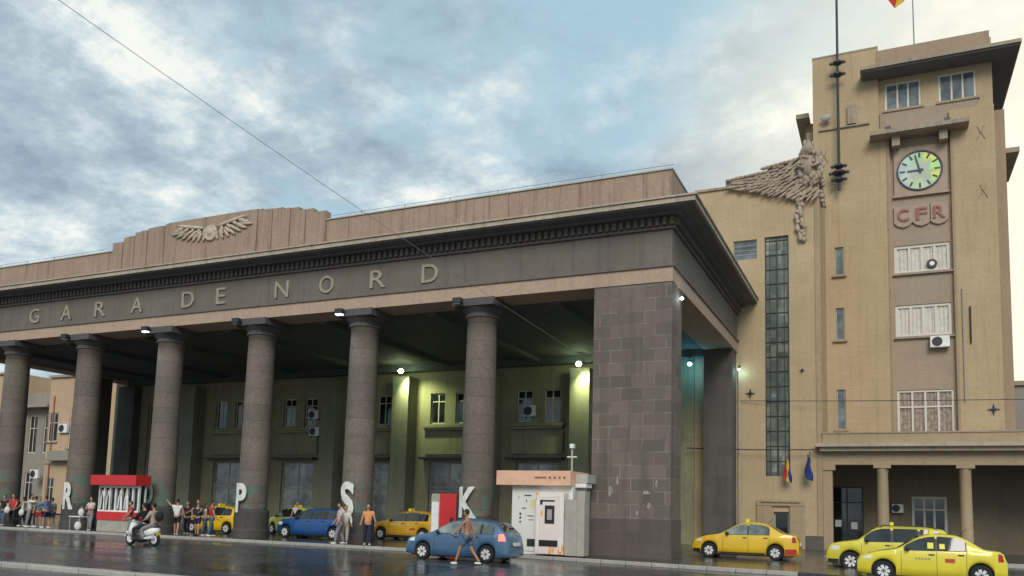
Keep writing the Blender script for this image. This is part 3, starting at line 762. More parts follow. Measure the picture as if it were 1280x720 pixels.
# CFR shield plaques
for ch, u in zip('CFR', (1129, 1152, 1174)):
    x = PX(u, 268, YT); z = PZ(u, 269, YT+.2)
    z = PZ(1152, 268, YT+.2)
    pt_ = thing('letter_plaque', (x, YT+.25, z), 'pinkish shield plaque on the tower bearing the rust red letter '+ch, 'plaque', 'CFR letter plaques')
    hw_ = .5
    m = MB().prism([(x-hw_, z+.58), (x-hw_, z-.42), (x-hw_*.6, z-.62), (x, z-.72), (x+hw_*.6, z-.62), (x+hw_, z-.42), (x+hw_, z+.58)][::-1], YT+.12, YT+.248)
    m.build('shield', 'plaque_render', pt_, bevel=.02)
    letter(ch, 'letter', 'rust_letter', pt_, x, z+.02, YT+.118, .74, .06, .62, bold=.016)
# X and diamond irons on the tower
def xiron(u, v):
    p = P(u, v, YT); m = MB()
    for s_ in (-1, 1):
        m.tube([(p.x-s_*.16, YT-.03, p.z+.42), (p.x-s_*.04, YT-.03, p.z+.05), (p.x+s_*.05, YT-.03, p.z-.05), (p.x+s_*.22, YT-.03, p.z-.4)], .018, 5)
    m.build('wall_anchor', 'strip_render', tr)
xiron(1226, 166); xiron(1229, 239); xiron(1030, 196)
a_ = P(1242, 512, YT); anchor(tr, a_.x, YT, a_.z, .34)
# dishes and small brackets on left pylon
p = P(1033, 152, YT); m = MB(); m.ell((p.x, YT-.35, p.z+.1), (.34, .1, .22), 12, 6).tube([(p.x, YT, p.z-.1), (p.x, YT-.3, p.z)], .03, 6); m.build('satellite_dish', 'grey_frame', tr)
p = P(1066, 144, YT); MB().box(p.x-.3, p.x+.2, YT-.2, YT-.004, p.z-.6, p.z+.6).build('panel_antenna', 'slab_render', tr)
m = MB(); m.box(4.2, 7.1, YT-.12, YT-.004, PZ(1050, 160, YT)-.05, PZ(1050, 160, YT)+.05).build('string_course', 'slab_render', tr)
m = MB(); xx = 11.78; m.tube([(xx, YT-.08, 8.5), (xx, YT-.08, 15.0)], .035, 6); m.build('downpipe', 'grey_frame', tr)
m = MB(); xx = 12.15; m.tube([(xx, YT-.1, PZ(1200, 430, YT)), (xx, YT-.1, PZ(1200, 384, YT))], .045, 6); m.build('cable_duct', 'dark_metal', tr)

# iron mast on the pylon and flagpole on the roof
mx = PX(1049, 230, YT-.6); mz0 = PZ(1049, 238, YT-.6)
ms = thing('iron_mast', (mx, YT-.6, mz0), 'tall dark iron flag mast with ornamental knots fixed to the tower front', 'mast')
MB().tube([(mx, YT-.6, mz0), (mx, YT-.6, 42)], [.085, .06], 8).build('pole', 'iron', ms, smooth=False)
def knot(zc, big):
    m = MB()
    for dz in ((-.38, .38) if not big else (-.42, 0, .42)):
        r = .42 if (big and dz == 0) else .3
        m.lathe(mx, YT-.6, [(.07, zc+dz-.2), (r*.6, zc+dz-.13), (r, zc+dz-.04), (r, zc+dz+.04), (r*.6, zc+dz+.13), (.07, zc+dz+.2)], 10)
        for s_ in (-1, 1): m.ell((mx+s_*(r+.06), YT-.6, zc+dz), (.12, .08, .11), 8, 5)
    m.tube([(mx, YT-.6, zc), (mx, YT-.01, zc)], .05, 6)
    m.build('mast_knot', 'iron', ms)
knot(PZ(1047, 86, YT-.6), False); knot(PZ(1050, 216, YT-.6), True)
fx = PX(1143, 55, YT+3); fz = sz
fp_ = thing('roof_flagpole', (fx, YT+3, fz), 'thin pale flagpole on the tower roof with a tricolour flag at its top', 'flagpole')
MB().tube([(fx, YT+3, fz), (fx-.05, YT+3, 36.5)], [.05, .035], 6).build('pole', 'wire_grey', fp_)
a_ = P(1122, 10, YT+3); b2 = P(1133, -8, YT+3)
for k, cl in enumerate(('flag_blue', 'flag_yellow', 'flag_red')):
    m = MB(); n = 10
    for i in range(n):
        def q(t, s_): 
            z_ = b2.z+2.35-2.9*t*(1.15-.9*abs(s_-.55))-.2*s_; xq = fx-.05-1.55*s_*(.35+.65*t); return (xq, YT+3+.12*sin(5*t+6*s_), z_)
        s0, s1 = k/3, (k+1)/3
        m.face([q(i/n, s0), q((i+1)/n, s0), q((i+1)/n, s1), q(i/n, s1)])
    m.build('flag_cloth', cl, fp_, smooth=True, fix=False)
# air conditioners
def aircon(x, y, z, label, grp='air conditioners on the facades', w=.85, h=.6):
    t = thing('air_conditioner', (x, y, z), label, 'air conditioner', grp)
    MB().box(x-w/2, x+w/2, y-.32, y-.02, z, z+h).build('casing', 'white_metal', t, bevel=.02)
    MB().lathe(x-w*.14, z+h/2, [(.23*h/.6, y-.345), (.25*h/.6, y-.345), (.25*h/.6, y-.322), (.05, y-.322)], 20, 'y').build('fan_grille', 'black_plastic', t)
    MB().box(x-w/2+.05, x-w/2+.1, y-.3, y, z-.06, z-.002).box(x+w/2-.1, x+w/2-.05, y-.3, y, z-.06, z-.002).build('bracket', 'dark_metal', t)
    return t
a_ = P(1175, 434, YT-.1); aircon(a_.x, YT+.1, a_.z, 'white air conditioner hanging under the middle window of the tower bay', w=1.0, h=.65)
a_ = P(1120, 640, 20.3)
# round fan in window 3
a_ = P(1165, 329, YT+.2)
t = thing('window_fan', (a_.x, YT+.25, a_.z), 'round black fan set in the upper curtained bay window of the tower', 'fan')
MB().lathe(a_.x, a_.z, [(.14, YT+.2), (.26, YT+.2), (.28, YT+.24), (.28, YT+.30), (.12, YT+.30)], 24, 'y').build('fan_ring', 'dark_metal', t)
MB().lathe(a_.x, a_.z, [(.13, YT+.19), (.13, YT+.21)], 16, 'y').build('fan_hub', 'white_metal', t)

# ================================================================== PORCH
pc = thing('entrance_porch', (10.2, YW, 0), 'low beige entrance porch on plain round columns in front of the clock tower', 'porch')
px0, px1 = 4.53, 24.0
zb_, zt_ = 4.6, 5.3
MB().box(px0, px1, YW+.003, YW+.7, zb_, zt_).build('beam', 'porch_render', pc)
MB().box(px0-.12, px1, YW-.45, YT-.06, zt_+.002, 5.52).box(px0-.3, px1, YW-.7, YT-.06, 5.522, 5.72).build('cornice', 'cornice_render', pc)
MB().box(px0, px1, YW-.15, YW+.1, 5.722, 6.25).build('parapet', 'porch_render', pc)
MB().box(px0-.03, px1, YW-.2, YW+.15, 6.252, 6.33).build('coping', 'slab_render', pc)
MB().box(px0, px1, YW+.11, YT-.06, 5.722, 5.8).build('roof', 'slab_render', pc)
MB().box(px0+.01, px1, YW+.71, YT-.07, 5.0, 5.28).build('ceiling', 'soffit', pc)
m = MB(); m.box(px0, 5.0, YW+.0, YW+.6, 0, 4.3).box(px0-.0, 5.15, YW-.08, YW+.68, 4.302, 4.598); m.build('end_pilaster', 'porch_render', pc)
for xx in (7.45, 11.3, 15.15, 19.0):
    m = MB(); m.lathe(xx, YW+.33, [(.34, .02), (.34, .15), (.31, .2), (.275, 4.2), (.30, 4.25), (.30, 4.3), (.36, 4.42)], 28)
    c_ = m.build('porch_column', 'porch_render', pc)
    for p_ in c_.data.polygons: p_.use_smooth = len(p_.vertices) == 4
    box('abacus', 'porch_render', c_, xx-.42, xx+.42, YW-.06, YW+.72, 4.424, 4.597)
# porch back wall with doors
D = (4.62, 6.4, .05, PZ(1058, 608, YT-.06)); Wp = RC(1140, 621, 1184, 667, YT-.06)
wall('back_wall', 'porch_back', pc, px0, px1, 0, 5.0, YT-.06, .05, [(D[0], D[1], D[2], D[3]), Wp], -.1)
window(pc, D, YT-.06, 2, (3, 1), 'dark_metal', 'window_dark', .1, -.04, name='porch_door', label='dark double door with two paper notices')
for u, v in ((1048, 654), (1068, 657)): q = P(u, v, YT-.11); box('paper_notice', 'plate_white', pc, q.x-.17, q.x+.17, YT-.112, YT-.108, q.z-.2, q.z+.2)
window(pc, Wp, YT-.06, 3, (2, 1), 'white_frame', 'window_dark', .13, -.04, name='porch_window')
q = P(1130, 632, YT-.1); aircon(PX(1122, 635, YT-.1), YT-.07, PZ(1122, 641, YT-.1), 'boxy white air conditioner on the porch back wall beside the white window', w=.6, h=.5)
# flags on the wing
def wall_flag(u, v, cols, label, s_=1):
    p = P(u, v, YW); t = thing('wall_flag', (p.x, YW, p.z), label, 'flag', 'flags hanging from the wing wall')
    tip = Vector((p.x+.15*s_, YW-1.0, p.z+.9))
    MB().tube([(p.x, YW, p.z), tuple(tip)], .025, 6).build('flag_staff', 'wire_grey', t)
    for k, c in enumerate(cols):
        m = MB(); n = 8; K = len(cols)
        for i in range(n):
            for j in range(3):
                def q(a, b_):
                    return (tip.x-.1*s_+(b_-.5)*.42*(.4+.6*a)+.05*sin(7*a+b_*9), tip.y+.35+.09*sin(6*b_+4*a), tip.z-.15-1.25*a-.25*b_)
                b0, b1 = (k+j/3)/K, (k+(j+1)/3)/K
                m.face([q(i/n, b0), q((i+1)/n, b0), q((i+1)/n, b1), q(i/n, b1)])
        m.build('flag_cloth', c, t, smooth=True, fix=False)
wall_flag(985, 588, ('flag_red', 'flag_yellow', 'flag_blue'), 'drooping red yellow and blue flag on the beige wing wall')
wall_flag(1011, 586, ('flag_blue', 'flag_blue'), 'drooping plain dark blue flag beside the porch end')

# ================================================================== HOUSE AT FAR LEFT
hs = thing('corner_house', (-70, 25, 0), 'distant sunlit beige house seen between the leftmost portico columns', 'house')
YH = 25
hz_ = 13.9
hh_ = [RC(60, 516, 72, 552, YH), (-67.8, -66.6, 6.6, 9.6), (-71+.4, -71+1.6, .8, 3.6), (-67.2, -65.2, .02, 4.9)]
wall('wall', 'house_render', hs, -71, -56, 0, hz_, YH, 10, hh_, .25)
for h in hh_[:3]: window(hs, h, YH, 2, (2, 1), 'white_frame', 'window_dark', .1, .1, sill='house_grey')
window(hs, hh_[3], YH, 2, (4,), 'grey_frame', 'window_dark', .12, .1, name='door')
h2 = [(-75.3, -74.0, 6.2, 10.2), (-75.3, -74.0, 1, 4.2), (-73, -71.8, 6.2, 10.2)]
wall('recessed_wall', 'house_grey', hs, -76, -71.005, 0, 12.6, YH+1.0, 9, h2, .25)
for h in h2: window(hs, h, YH+1.0, 2, (2, 1), 'white_frame', 'window_dark', .1, .1)
wall('wall', 'house_render', hs, -86, -76.005, 0, 14.6, YH, 10, [(-80, -78.6, 6.2, 9.4), (-80, -78.6, 1, 4)], .25)
for h in ((-80, -78.6, 6.2, 9.4), (-80, -78.6, 1, 4)): window(hs, h, YH, 2, (2, 1), 'white_frame', 'window_dark', .1, .1)
MB().box(-76, -71.01, YH-.3, YH+1.0, 10.9, 11.15).box(-71.1, -56, YH-.25, YH+.2, hz_+.002, hz_+.25).build('cornice', 'slab_render', hs)
box('string_course', 'slab_render', hs, -71.05, -66, YH-.12, YH-.003, 5.0, 5.25)
box('cornice', 'slab_render', hs, -86, -76.01, YH-.25, YH, 14.602, 14.8)
MB().box(-69.8, -66, YH-.9, YH-.003, 5.3, 5.5).box(-69.6, -66.1, YH-.8, YH-.01, 5.502, 6.3).build('balcony', 'house_grey', hs)
MB().box(-66.2, -64.9, YH+2, YH+3, hz_, hz_+1.6).box(-69.5, -68.9, YH+2, YH+3, hz_, hz_+1.2).build('chimney', 'soffit', hs)
m = MB(); m.tube([(-70.2, YH-.08, 0), (-70.2, YH-.08, 12)], .07, 6).build('downpipe', 'rust_letter', hs)
for u, v, lb in ((79, 541, 'white air conditioner beside the upper window of the distant house'), (43, 598, 'white air conditioner low on the distant house wall')):
    q = P(u, v, YH-.2); aircon(q.x, YH, q.z, lb, w=1.2, h=.9)
q = P(98, 541, YB-.2)
for u, v, lb in ((393, 524, 'white air conditioner under the portico hall window, the upper of two'), (394, 545, 'white air conditioner under the portico hall window, the lower of two')):
    q = P(u, v, YB-.3); aircon(q.x, YB-.16, q.z, lb, w=.9, h=.62)
for u, v, lb in ((663, 521, 'small white air conditioner at the foot of the hall window behind the white kiosk'), ):
    q = P(u, v, YB-.3); aircon(q.x, YB-.2, q.z, lb, w=.7, h=.7)

# ================================================================== LAMPS AND WIRES
def lamp(x, y, z, mt, label, grp, col, e, r=.17, dirv=(0, -1, 0), rad=.15, bracket=.8, spot=False):
    t = thing('wall_lamp', (x, y, z), label, 'lamp', grp)
    MB().ell((x, y, z), (r, r, r*.8), 24, 14).build('lamp_globe', mt, t, smooth=True)
    MB().tube([(x, y+bracket, z+.25), (x, y, z+.24), (x, y, z+.12)], .03, 6).lathe(x, y, [(r*.6, z+.12), (r*.9, z+.17), (.03, z+.24)], 10).build('lamp_arm', 'dark_metal', t)
    l = bpy.data.lights.new('lamp_light', 'SPOT' if spot else 'POINT'); l.energy = e; l.color = col; l.shadow_soft_size = rad
    if spot: l.spot_size = R_(112); l.spot_blend = 1
    o = bpy.data.objects.new('lamp_light', l); COL.objects.link(o); o.parent = t; o.location = Vector(dirv)*(r+.12)
    if spot: o.rotation_euler = Vector((-.30, -.62, 1)).to_track_quat('Z', 'Y').to_euler()
G = 'lamps burning at the tops of the portico pilasters'
LA, LB = P(501, 464, 13.7), P(723.5, 455, 13.7)
lamp(LA.x, 13.7, LA.z, 'lamp_green', 'green white lamp burning on the pilaster seen between the fourth and fifth visible columns', G, (.84, 1., .46), 620, dirv=(.2, .35, -.9), spot=True)
lamp(LB.x, 13.7, LB.z, 'lamp_green', 'green white lamp burning beside the corner pier, above the white kiosk', G, (.84, 1., .46), 620, dirv=(.2, .35, -.9), spot=True)
LC = P(862, 455, 14.6); lamp(LC.x, 14.6, LC.z, 'lamp_blue', 'blue lamp burning in the dark passage right of the corner pier', G, (.2, .7, 1.), 28, .13, (0, -.3, -.9))
lamp(.12, 1.2, PZ(853, 373, 1.2), 'lamp_white', 'small white lamp on the side of the corner pier under the beam', 'small white facade lamps', (.8, .9, 1), 6, .08, (.6, -.6, -.3), bracket=.0)
LD = P(924, 462, YW-.45); lamp(LD.x, YW-.45, LD.z, 'lamp_white', 'small white lamp on the beige wing wall beside the portico', 'small white facade lamps', (.45, .95, .85), 9, .08, (.5, .3, -.8))
for k, cx in enumerate(COLX):
    lit = k in (1, 3, 5)
    z0 = 10.72; x0 = cx-.62; y0 = -.42
    names = ('first', 'second', 'third', 'fourth', 'fifth', 'sixth')
    t = thing('floodlight', (x0, y0, z0), ('lit' if lit else 'unlit')+' dark floodlight on the capital of the '+names[k]+' column left of the corner pier', 'floodlight', 'floodlights on the column capitals')
    MB().box(x0-.2, x0+.2, y0-.2, y0+.1, z0, z0+.26).build('housing', 'dark_metal', t, bevel=.03)
    MB().box(x0-.03, x0+.03, y0+.1, y0+.2, z0+.05, z0+.15).build('bracket', 'dark_metal', t)
    MB().box(x0-.16, x0+.16, y0-.16, y0+.06, z0-.03, z0-.002).build('lens', 'lamp_white' if lit else 'window_grey', t)
    if lit:
        l = bpy.data.lights.new('lamp_light', 'SPOT'); l.energy = 55; l.color = (.6, .78, 1); l.spot_size = 1.3; l.spot_blend = 1; l.shadow_soft_size = .1
        o = bpy.data.objects.new('lamp_light', l); COL.objects.link(o); o.parent = t; o.location = (0.1, -.1, -.1)
        o.rotation_euler = (R_(18), 0, 0)
def cable(name, a, b_, sag, rad, mt, label, ext=0):
    a, b_ = Vector(a), Vector(b_); n = 24
    pts = [a.lerp(b_, t/n)-Vector((0, 0, sag*4*(t/n)*(1-t/n))) for t in range(n+1)]
    return tag(MB().tube(pts, rad, 5).build(name, mt, None), label, 'cable')
A = P(90, 0, -21); B = P(739, 452, .15); d = (A-B)
cable('overhead_cable', A+d*.35, (B.x, .0, B.z), .25, .007, 'wire_grey', 'thin pale span wire crossing the portico diagonally from the sky to the corner pier')
a_ = P(921, 501, YW-.1)
e_ = P(1280, 496, 14.2); e2 = Vector(a_)+(e_-a_)*1.8
cable('overhead_cable', a_, e2, .12, .018, 'wire_black', 'thin dark wire running level from the wing wall across the tower')
cable('wall_cable', P(858, 560, YW-.5), P(1019, 562, YW-.5), .05, .03, 'wire_black', 'dark cable strung low across the wing wall to the porch roof')
# ================================================================== VEHICLES
def interp(t, pts):
    for (a, b_), (c, d) in zip(pts, pts[1:]):
        if t <= c: 
            q = (t-a)/(c-a) if c > a else 0
            return b_+(d-b_)*q
    return pts[-1][1]
def smooth_interp(t, pts):
    s = 0; e = .012
    for k in (-1, -.5, 0, .5, 1): s += interp(min(1, max(0, t+k*e)), pts)
    return s/5
PROF = {
 'hatch': dict(top=[(0, .36), (.012, .47), (.05, .54), (.14, .60), (.27, .67), (.43, .93), (.50, .98), (.60, 1.), (.75, .985), (.86, .93), (.90, .87), (.965, .66), (.985, .58), (1, .36)], ws=(.285, .445), rw=(.875, .96), win=[(.335, .545), (.565, .745), (.765, .86)], tail=(.918, .98, .52, .67)),
 'sedan': dict(top=[(0, .36), (.012, .46), (.05, .53), (.14, .60), (.275, .665), (.42, .92), (.49, .98), (.57, 1.), (.68, .975), (.75, .90), (.85, .72), (.87, .70), (.97, .67), (.99, .58), (1, .38)], ws=(.29, .43), rw=(.735, .845), win=[(.335, .535), (.55, .735)], tail=(.945, .99, .48, .66)),
 'suv': dict(top=[(0, .38), (.012, .50), (.04, .57), (.12, .62), (.25, .67), (.37, .93), (.43, .985), (.55, 1.), (.75, .995), (.90, .95), (.93, .90), (.97, .66), (.985, .55), (1, .36)], ws=(.265, .385), rw=(.905, .965), win=[(.31, .505), (.525, .71), (.73, .87)], tail=(.93, .985, .50, .72)),
}
def car(name, label, cat, group, loc, rz, kind, mt, L=4.1, W=1.7, H=1.48, wb=2.5, fo=.8, taxi=False, gl='car_glass', tail='tail_dark', rails=False, detail=None, lower=None):
    root = bpy.data.objects.new(name, None); COL.objects.link(root); tag(root, label, cat, group)
    p = PROF[kind]; wr = .30*H/1.48; xw = (fo, fo+wb)
    def top(t): return H*smooth_interp(t, p['top'])
    def belt(t): return H*(.62+.05*t)
    def hw(t):
        e = abs(2*t-1); return W/2*(1-.20*e**7-.05*e**2)
    def zb(x):
        z = .17*H/1.48+ .05*(abs(2*x/L-1))**8
        for c in xw:
            d = abs(x-c)
            if d < wr*1.18: z = max(z, wr+sqrt((wr*1.18)**2-d*d))
        return z
    def sec(x):
        t = x/L; w = hw(t); zt = top(t); zs = min(belt(t), zt-.035); z0 = zb(x); z0 = min(z0, zs-.1)
        s = lambda f: z0+f*(zs-z0)
        gh = zt-zs; g = lambda f: w*.955-gh*f*.40
        return [(0, z0), (w*.90, z0), (w*.985, z0+.03), (w*1.0, s(.35)), (w*1.0, s(.62)), (w*.985, s(.88)), (w*.955, zs), (g(.45), zs+gh*.45), (g(.86), zs+gh*.86), (g(1)*.90, zs+gh*.97), (g(1)*.6, zt), (0, zt+.012)]
    xs = set()
    n = 46
    for i in range(n+1): xs.add(round(L*i/n, 4))
    for c in xw:
        for k in range(-9, 10): xs.add(round(c+wr*1.18*sin(k*pi/18), 4))
        xs.add(round(c-wr*1.2, 4)); xs.add(round(c+wr*1.2, 4))
    for e in (.004, .02, .05): xs.add(L*e); xs.add(L*(1-e))
    xs = sorted(x for x in xs if 0 <= x <= L)
    m = MB(); rows = []
    for x in xs:
        s = sec(x); ring_ = s+[(-y, z) for y, z in s[-2:0:-1]]; i = len(m.v)
        bow = 0
        m.v += [(x+ (0.045*(1-(2*y/W)**2)*(-1 if x < L*.05 else (1 if x > L*.95 else 0))), y, z) for y, z in ring_]; rows.append((i, len(ring_)))
    for (a, k), (b_, _) in zip(rows, rows[1:]):
        for j in range(k): m.f.append((a+j, a+(j+1) % k, b_+(j+1) % k, b_+j))
    m.f.append(tuple(range(rows[0][0], rows[0][0]+rows[0][1]))); m.f.append(tuple(range(rows[-1][0], rows[-1][0]+rows[-1][1]))[::-1])
    body = m.build('body', mt, root, smooth=True)
    body.data.polygons.foreach_set('use_smooth', [len(q.vertices) == 4 for q in body.data.polygons])
    def ysurf(x, z):
        s = sec(x)
        for (y0, z0), (y1, z1) in zip(s[1:], s[2:]):
            if z0 <= z <= z1 and z1 > z0: return y0+(y1-y0)*(z-z0)/(z1-z0)
        return s[-3][0]
    def sidepatch(nm, mtl, x0, x1, zlo, zhi, off=.007, par=root, sides=(1, -1), nx=12, nz_=5):
        out = []
        for sd in sides:
            m = MB()
            for i in range(nx):
                for j in range(nz_):
                    def q(a, b_):
                        x = x0+(x1-x0)*a/nx; lo = zlo(x) if callable(zlo) else zlo; hi = zhi(x) if callable(zhi) else zhi; z = lo+(hi-lo)*b_/nz_
                        return (x, sd*(ysurf(x, z)+off), z)
                    m.face([q(i, j), q(i+1, j), q(i+1, j+1), q(i, j+1)])
            out.append(m.build(nm, mtl, par, smooth=True, fix=False))
        return out
    zs_ = lambda x: min(belt(x/L), top(x/L)-.035)
    for (a, b_) in p['win']:
        sidepatch('side_window', gl, a*L, b_*L, lambda x: zs_(x)+.025, lambda x: zs_(x)+max(.03, (top(x/L)-zs_(x))*.86))
    a, b_ = p['win'][0][0], p['win'][-1][1]
    sidepatch('window_trim', 'black_plastic', (a-.012)*L, (b_+.008)*L, lambda x: zs_(x)+.005, lambda x: zs_(x)+max(.02, (top(x/L)-zs_(x))*.90), off=.003)
    def toppatch(nm, a, b_):
        m = MB(); nx = 10; ny = 8
        for i in range(nx):
            for j in range(ny):
                def q(i_, j_):
                    x = L*(a+(b_-a)*i_/nx); s = sec(x); yw = s[-2][0]*1.25; f = j_/ny*2-1; y = f*yw
                    ay = abs(y); s9, s10 = s[-3], s[-2]
                    z = s10[1]+.012*(1-ay/s10[0]) if ay <= s10[0] else s10[1]+(s9[1]-s10[1])*(ay-s10[0])/(s9[0]-s10[0])
                    dz = .009
                    return (x+(-.006 if a < .5 else .006), y, z+dz)
                m.face([q(i, j), q(i+1, j), q(i+1, j+1), q(i, j+1)])
        return m.build(nm, gl if nm == 'windshield' else 'car_glass', root, smooth=True, fix=False)
    toppatch('windshield', *p['ws']); toppatch('rear_window', *p['rw'])
    for c in xw:
        for sd in (1, -1):
            yy = sd*(W/2-.11); m = MB(); rt_ = [(wr*.62, -.1), (wr*.9, -.105), (wr*.985, -.08), (wr, -.03), (wr, .03), (wr*.985, .08), (wr*.9, .105), (wr*.62, .1)]
            m.lathe(c, wr, [(r, yy+h) for r, h in rt_], 28, 'y'); whl = m.build('wheel', 'black_rubber', root, smooth=False)
            m = MB(); yo = yy+sd*.085; m.lathe(c, wr, sorted([(wr*.66, yo), (wr*.60, yo+sd*.012)], key=lambda q: q[1]), 24, 'y'); 
            for k in range(7):
                an = k*2*pi/7
                d = Vector((cos(an), 0, sin(an))); e = Vector((-sin(an), 0, cos(an))); cc_ = Vector((c, yo+sd*.022, wr))
                m.face([cc_+d*wr*.1-e*.035, cc_+d*wr*.1+e*.035, cc_+d*wr*.6+e*.05, cc_+d*wr*.6-e*.05])
            m.build('rim', 'rim_silver', whl, fix=False)
            m = MB(); 
            for k in range(7):
                an = (k+.5)*2*pi/7; d = Vector((cos(an), 0, sin(an))); e = Vector((-sin(an), 0, cos(an))); cc_ = Vector((c, yo+sd*.017, wr))
                m.face([cc_+d*wr*.24, cc_+d*wr*.52+e*.04, cc_+d*wr*.55, cc_+d*wr*.52-e*.04])
            m.build('rim_gap', 'black_rubber', whl, fix=False)
            # dark wheel housing
    for c in xw: MB().box(c-wr*1.12, c+wr*1.12, -W/2+.22, W/2-.22, .2, wr*2.05).build('wheel_housing', 'black_plastic', root)
    MB().box(.25, L-.25, -W/2+.12, W/2-.12, .14, .30).build('underbody', 'black_plastic', root)
    lo = lambda x: zb(x)+.01
    if lower:
        sidepatch('sill_trim', 'black_plastic', xw[0]+wr*1.3, xw[1]-wr*1.3, lambda x: zb(x)+.005, lambda x: zb(x)+.1, off=.006)
        sidepatch('bumper_trim', 'black_plastic', .03, xw[0]-wr*1.22, lambda x: zb(x)+.005, .36*H/1.48, off=.012)
        sidepatch('bumper_trim', lower if isinstance(lower, str) else 'black_plastic', xw[1]+wr*1.25, L*.985, lambda x: zb(x)+.005, .46*H/1.48, off=.012)
    sidepatch('headlight', 'head_lens', L*.012, L*.105, lambda x: H*.44, lambda x: min(H*.535, top(x/L)-.06), nx=8, nz_=3)
    a, b_, c, d = p['tail']; sidepatch('taillight', tail, L*a, L*b_, H*c, lambda x: min(H*d, top(x/L)-.05), nx=8, nz_=4, off=.01)
    # rear face pieces
    MB().box(L-.01, L+.055, -.26, .26, H*.40, H*.40+.115).build('number_plate', 'plate_white', root)
    MB().box(-.055, .01, -.5, .5, H*.33, H*.43).build('grille', 'black_plastic', root)
    seams = [p['win'][0][1]+.01]+([p['win'][1][1]+.005] if len(p['win']) > 1 else [])
    for s_ in [p['win'][0][0]-.03]+seams:
        x = s_*L; sidepatch('door_seam', 'black_plastic', x-.006, x+.006, lambda q: max(zb(q)+.02, .22), lambda q: zs_(q)-.01, off=.003, nx=1, nz_=8)
    for s_ in seams:
        x = s_*L-.22; z = zs_(x)-.1; yw = ysurf(x, z); MB().box(x, x+.16, yw, yw+.03, z-.015, z+.015).box(x, x+.16, -yw-.03, -yw, z-.015, z+.015).build('door_handle', 'black_plastic', root)
    x = (p['win'][0][0]+.015)*L; z = zs_(x)+.06
    for sd in (1, -1): MB().ell((x, sd*(W/2+.06), z), (.07, .10, .07), 10, 6).build('wing_mirror', 'black_plastic', root, smooth=True)
    if taxi:
        zc = top(.52); MB().box(.50*L, .50*L+.13, -.22, .22, zc-.01, zc+.14).build('taxi_sign', 'sign_yellow', root, bevel=.02)
    if rails:
        zc = H*.985
        for sd in (1, -1): MB().tube([(.42*L, sd*W*.36, zc-.03), (.45*L, sd*W*.36, zc+.04), (.82*L, sd*W*.36, zc+.03), (.86*L, sd*W*.36, zc-.04)], .018, 6).build('roof_rail', 'black_plastic', root)
    if detail: detail(root, sidepatch, L, H, zs_)
    MB().tube([(.70*L, 0, top(.70)-.01), (.70*L+.25, 0, top(.70)+.25)], .008, 4).build('aerial', 'black_plastic', root)
    root.location = loc; root.rotation_euler.z = rz
    return root
paint('paint_blue', (.06, .135, .24)); paint('paint_deepblue', (.012, .075, .26)); paint('paint_taxi', (.78, .50, .015)); paint('paint_lemon', (.78, .66, .035)); paint('paint_orange', (.62, .36, .02)); paint('paint_lime', (.55, .62, .06)); paint('paint_suv', (.72, .62, .03))
plain('sign_yellow', (.75, .65, .05), .4)
plain('sticker_red', (.45, .06, .03), .5); plain('sticker_grey', (.35, .35, .12), .5); plain('bumper_red', (.45, .03, .03), .4)
TG = 'yellow taxis around the station'
# nose toward -x : local +x is toward the tail, so no rotation needed; loc is the nose, centre line
def place(front_u, Y, fo, W): return PX(front_u, 690, Y)-fo, Y+W/2
def car_at(fu, Y, z, fo, W, rz=0):
    x, y = place(fu, Y, fo, W); return (x, y, z)
car('parked_car', 'mid blue hatchback with glowing tail lamp passing in front of the white kiosk', 'car', 'private cars near the portico', car_at(527, -5.6, ROAD, .78, 1.7), 0, 'hatch', 'paint_blue', 4.15, 1.7, 1.50, 2.58, .78, tail='tail_lit', gl='car_glass_light')
car('parked_car', 'deep blue estate car parked between the third and second columns left of the pier', 'car', 'private cars near the portico', car_at(354, 1.7, 0, .66, 1.72), 0, 'suv', 'paint_deepblue', 4.35, 1.72, 1.52, 2.95, .66)
def t_old(root, sp, L, H, zs_):
    sp('door_emblem', 'sticker_red', L*.62, L*.70, H*.36, H*.43, off=.01, nx=4, nz_=2)
car('taxi', 'orange yellow taxi under the portico, nose behind the person in orange', 'taxi', TG, car_at(474, 4.5, 0, .78, 1.7), 0, 'hatch', 'paint_orange', 4.1, 1.7, 1.52, 2.5, .78, taxi=True, lower=True, detail=t_old)
car('taxi', 'amber taxi saloon with red rear bumper between the pier and the wing', 'taxi', TG, car_at(886, 2.95, 0, .72, 1.7), 0, 'sedan', 'paint_taxi', 4.22, 1.7, 1.50, 2.63, .72, taxi=True, lower='bumper_red', gl='car_glass_light')
car('taxi', 'lemon yellow crossover taxi with roof rails, half hidden behind the nearest taxi', 'taxi', TG, car_at(1063, 1.2, ROAD, .82, 1.8), 0, 'suv', 'paint_suv', 4.3, 1.8, 1.66, 2.67, .82, taxi=True, rails=True, lower=True)
def t_near(root, sp, L, H, zs_):
    sp('door_emblem', 'sticker_red', L*.60, L*.665, H*.43, H*.51, off=.01, nx=6, nz_=3, sides=(-1, 1))
    for k, w in enumerate((.05, .03, .05, .04, .03)):
        a = .40+k*.022; sp('door_lettering', 'sticker_grey', L*a, L*(a+.014), H*.47, H*.51, off=.01, nx=2, nz_=2)
    sp('window_sticker', 'sign_yellow', L*.485, L*.525, H*.70, H*.82, off=.012, nx=3, nz_=3)
    sp('window_sticker', 'sign_yellow', L*.565, L*.60, H*.70, H*.80, off=.012, nx=3, nz_=3)
car('taxi', 'bright lemon yellow taxi saloon with round red door emblem, nearest to the camera', 'taxi', TG, car_at(1104, -3.1, ROAD, .75, 1.76), 0, 'sedan', 'paint_lemon', 4.12, 1.76, 1.50, 2.68, .75, taxi=True, gl='car_glass', detail=t_near)
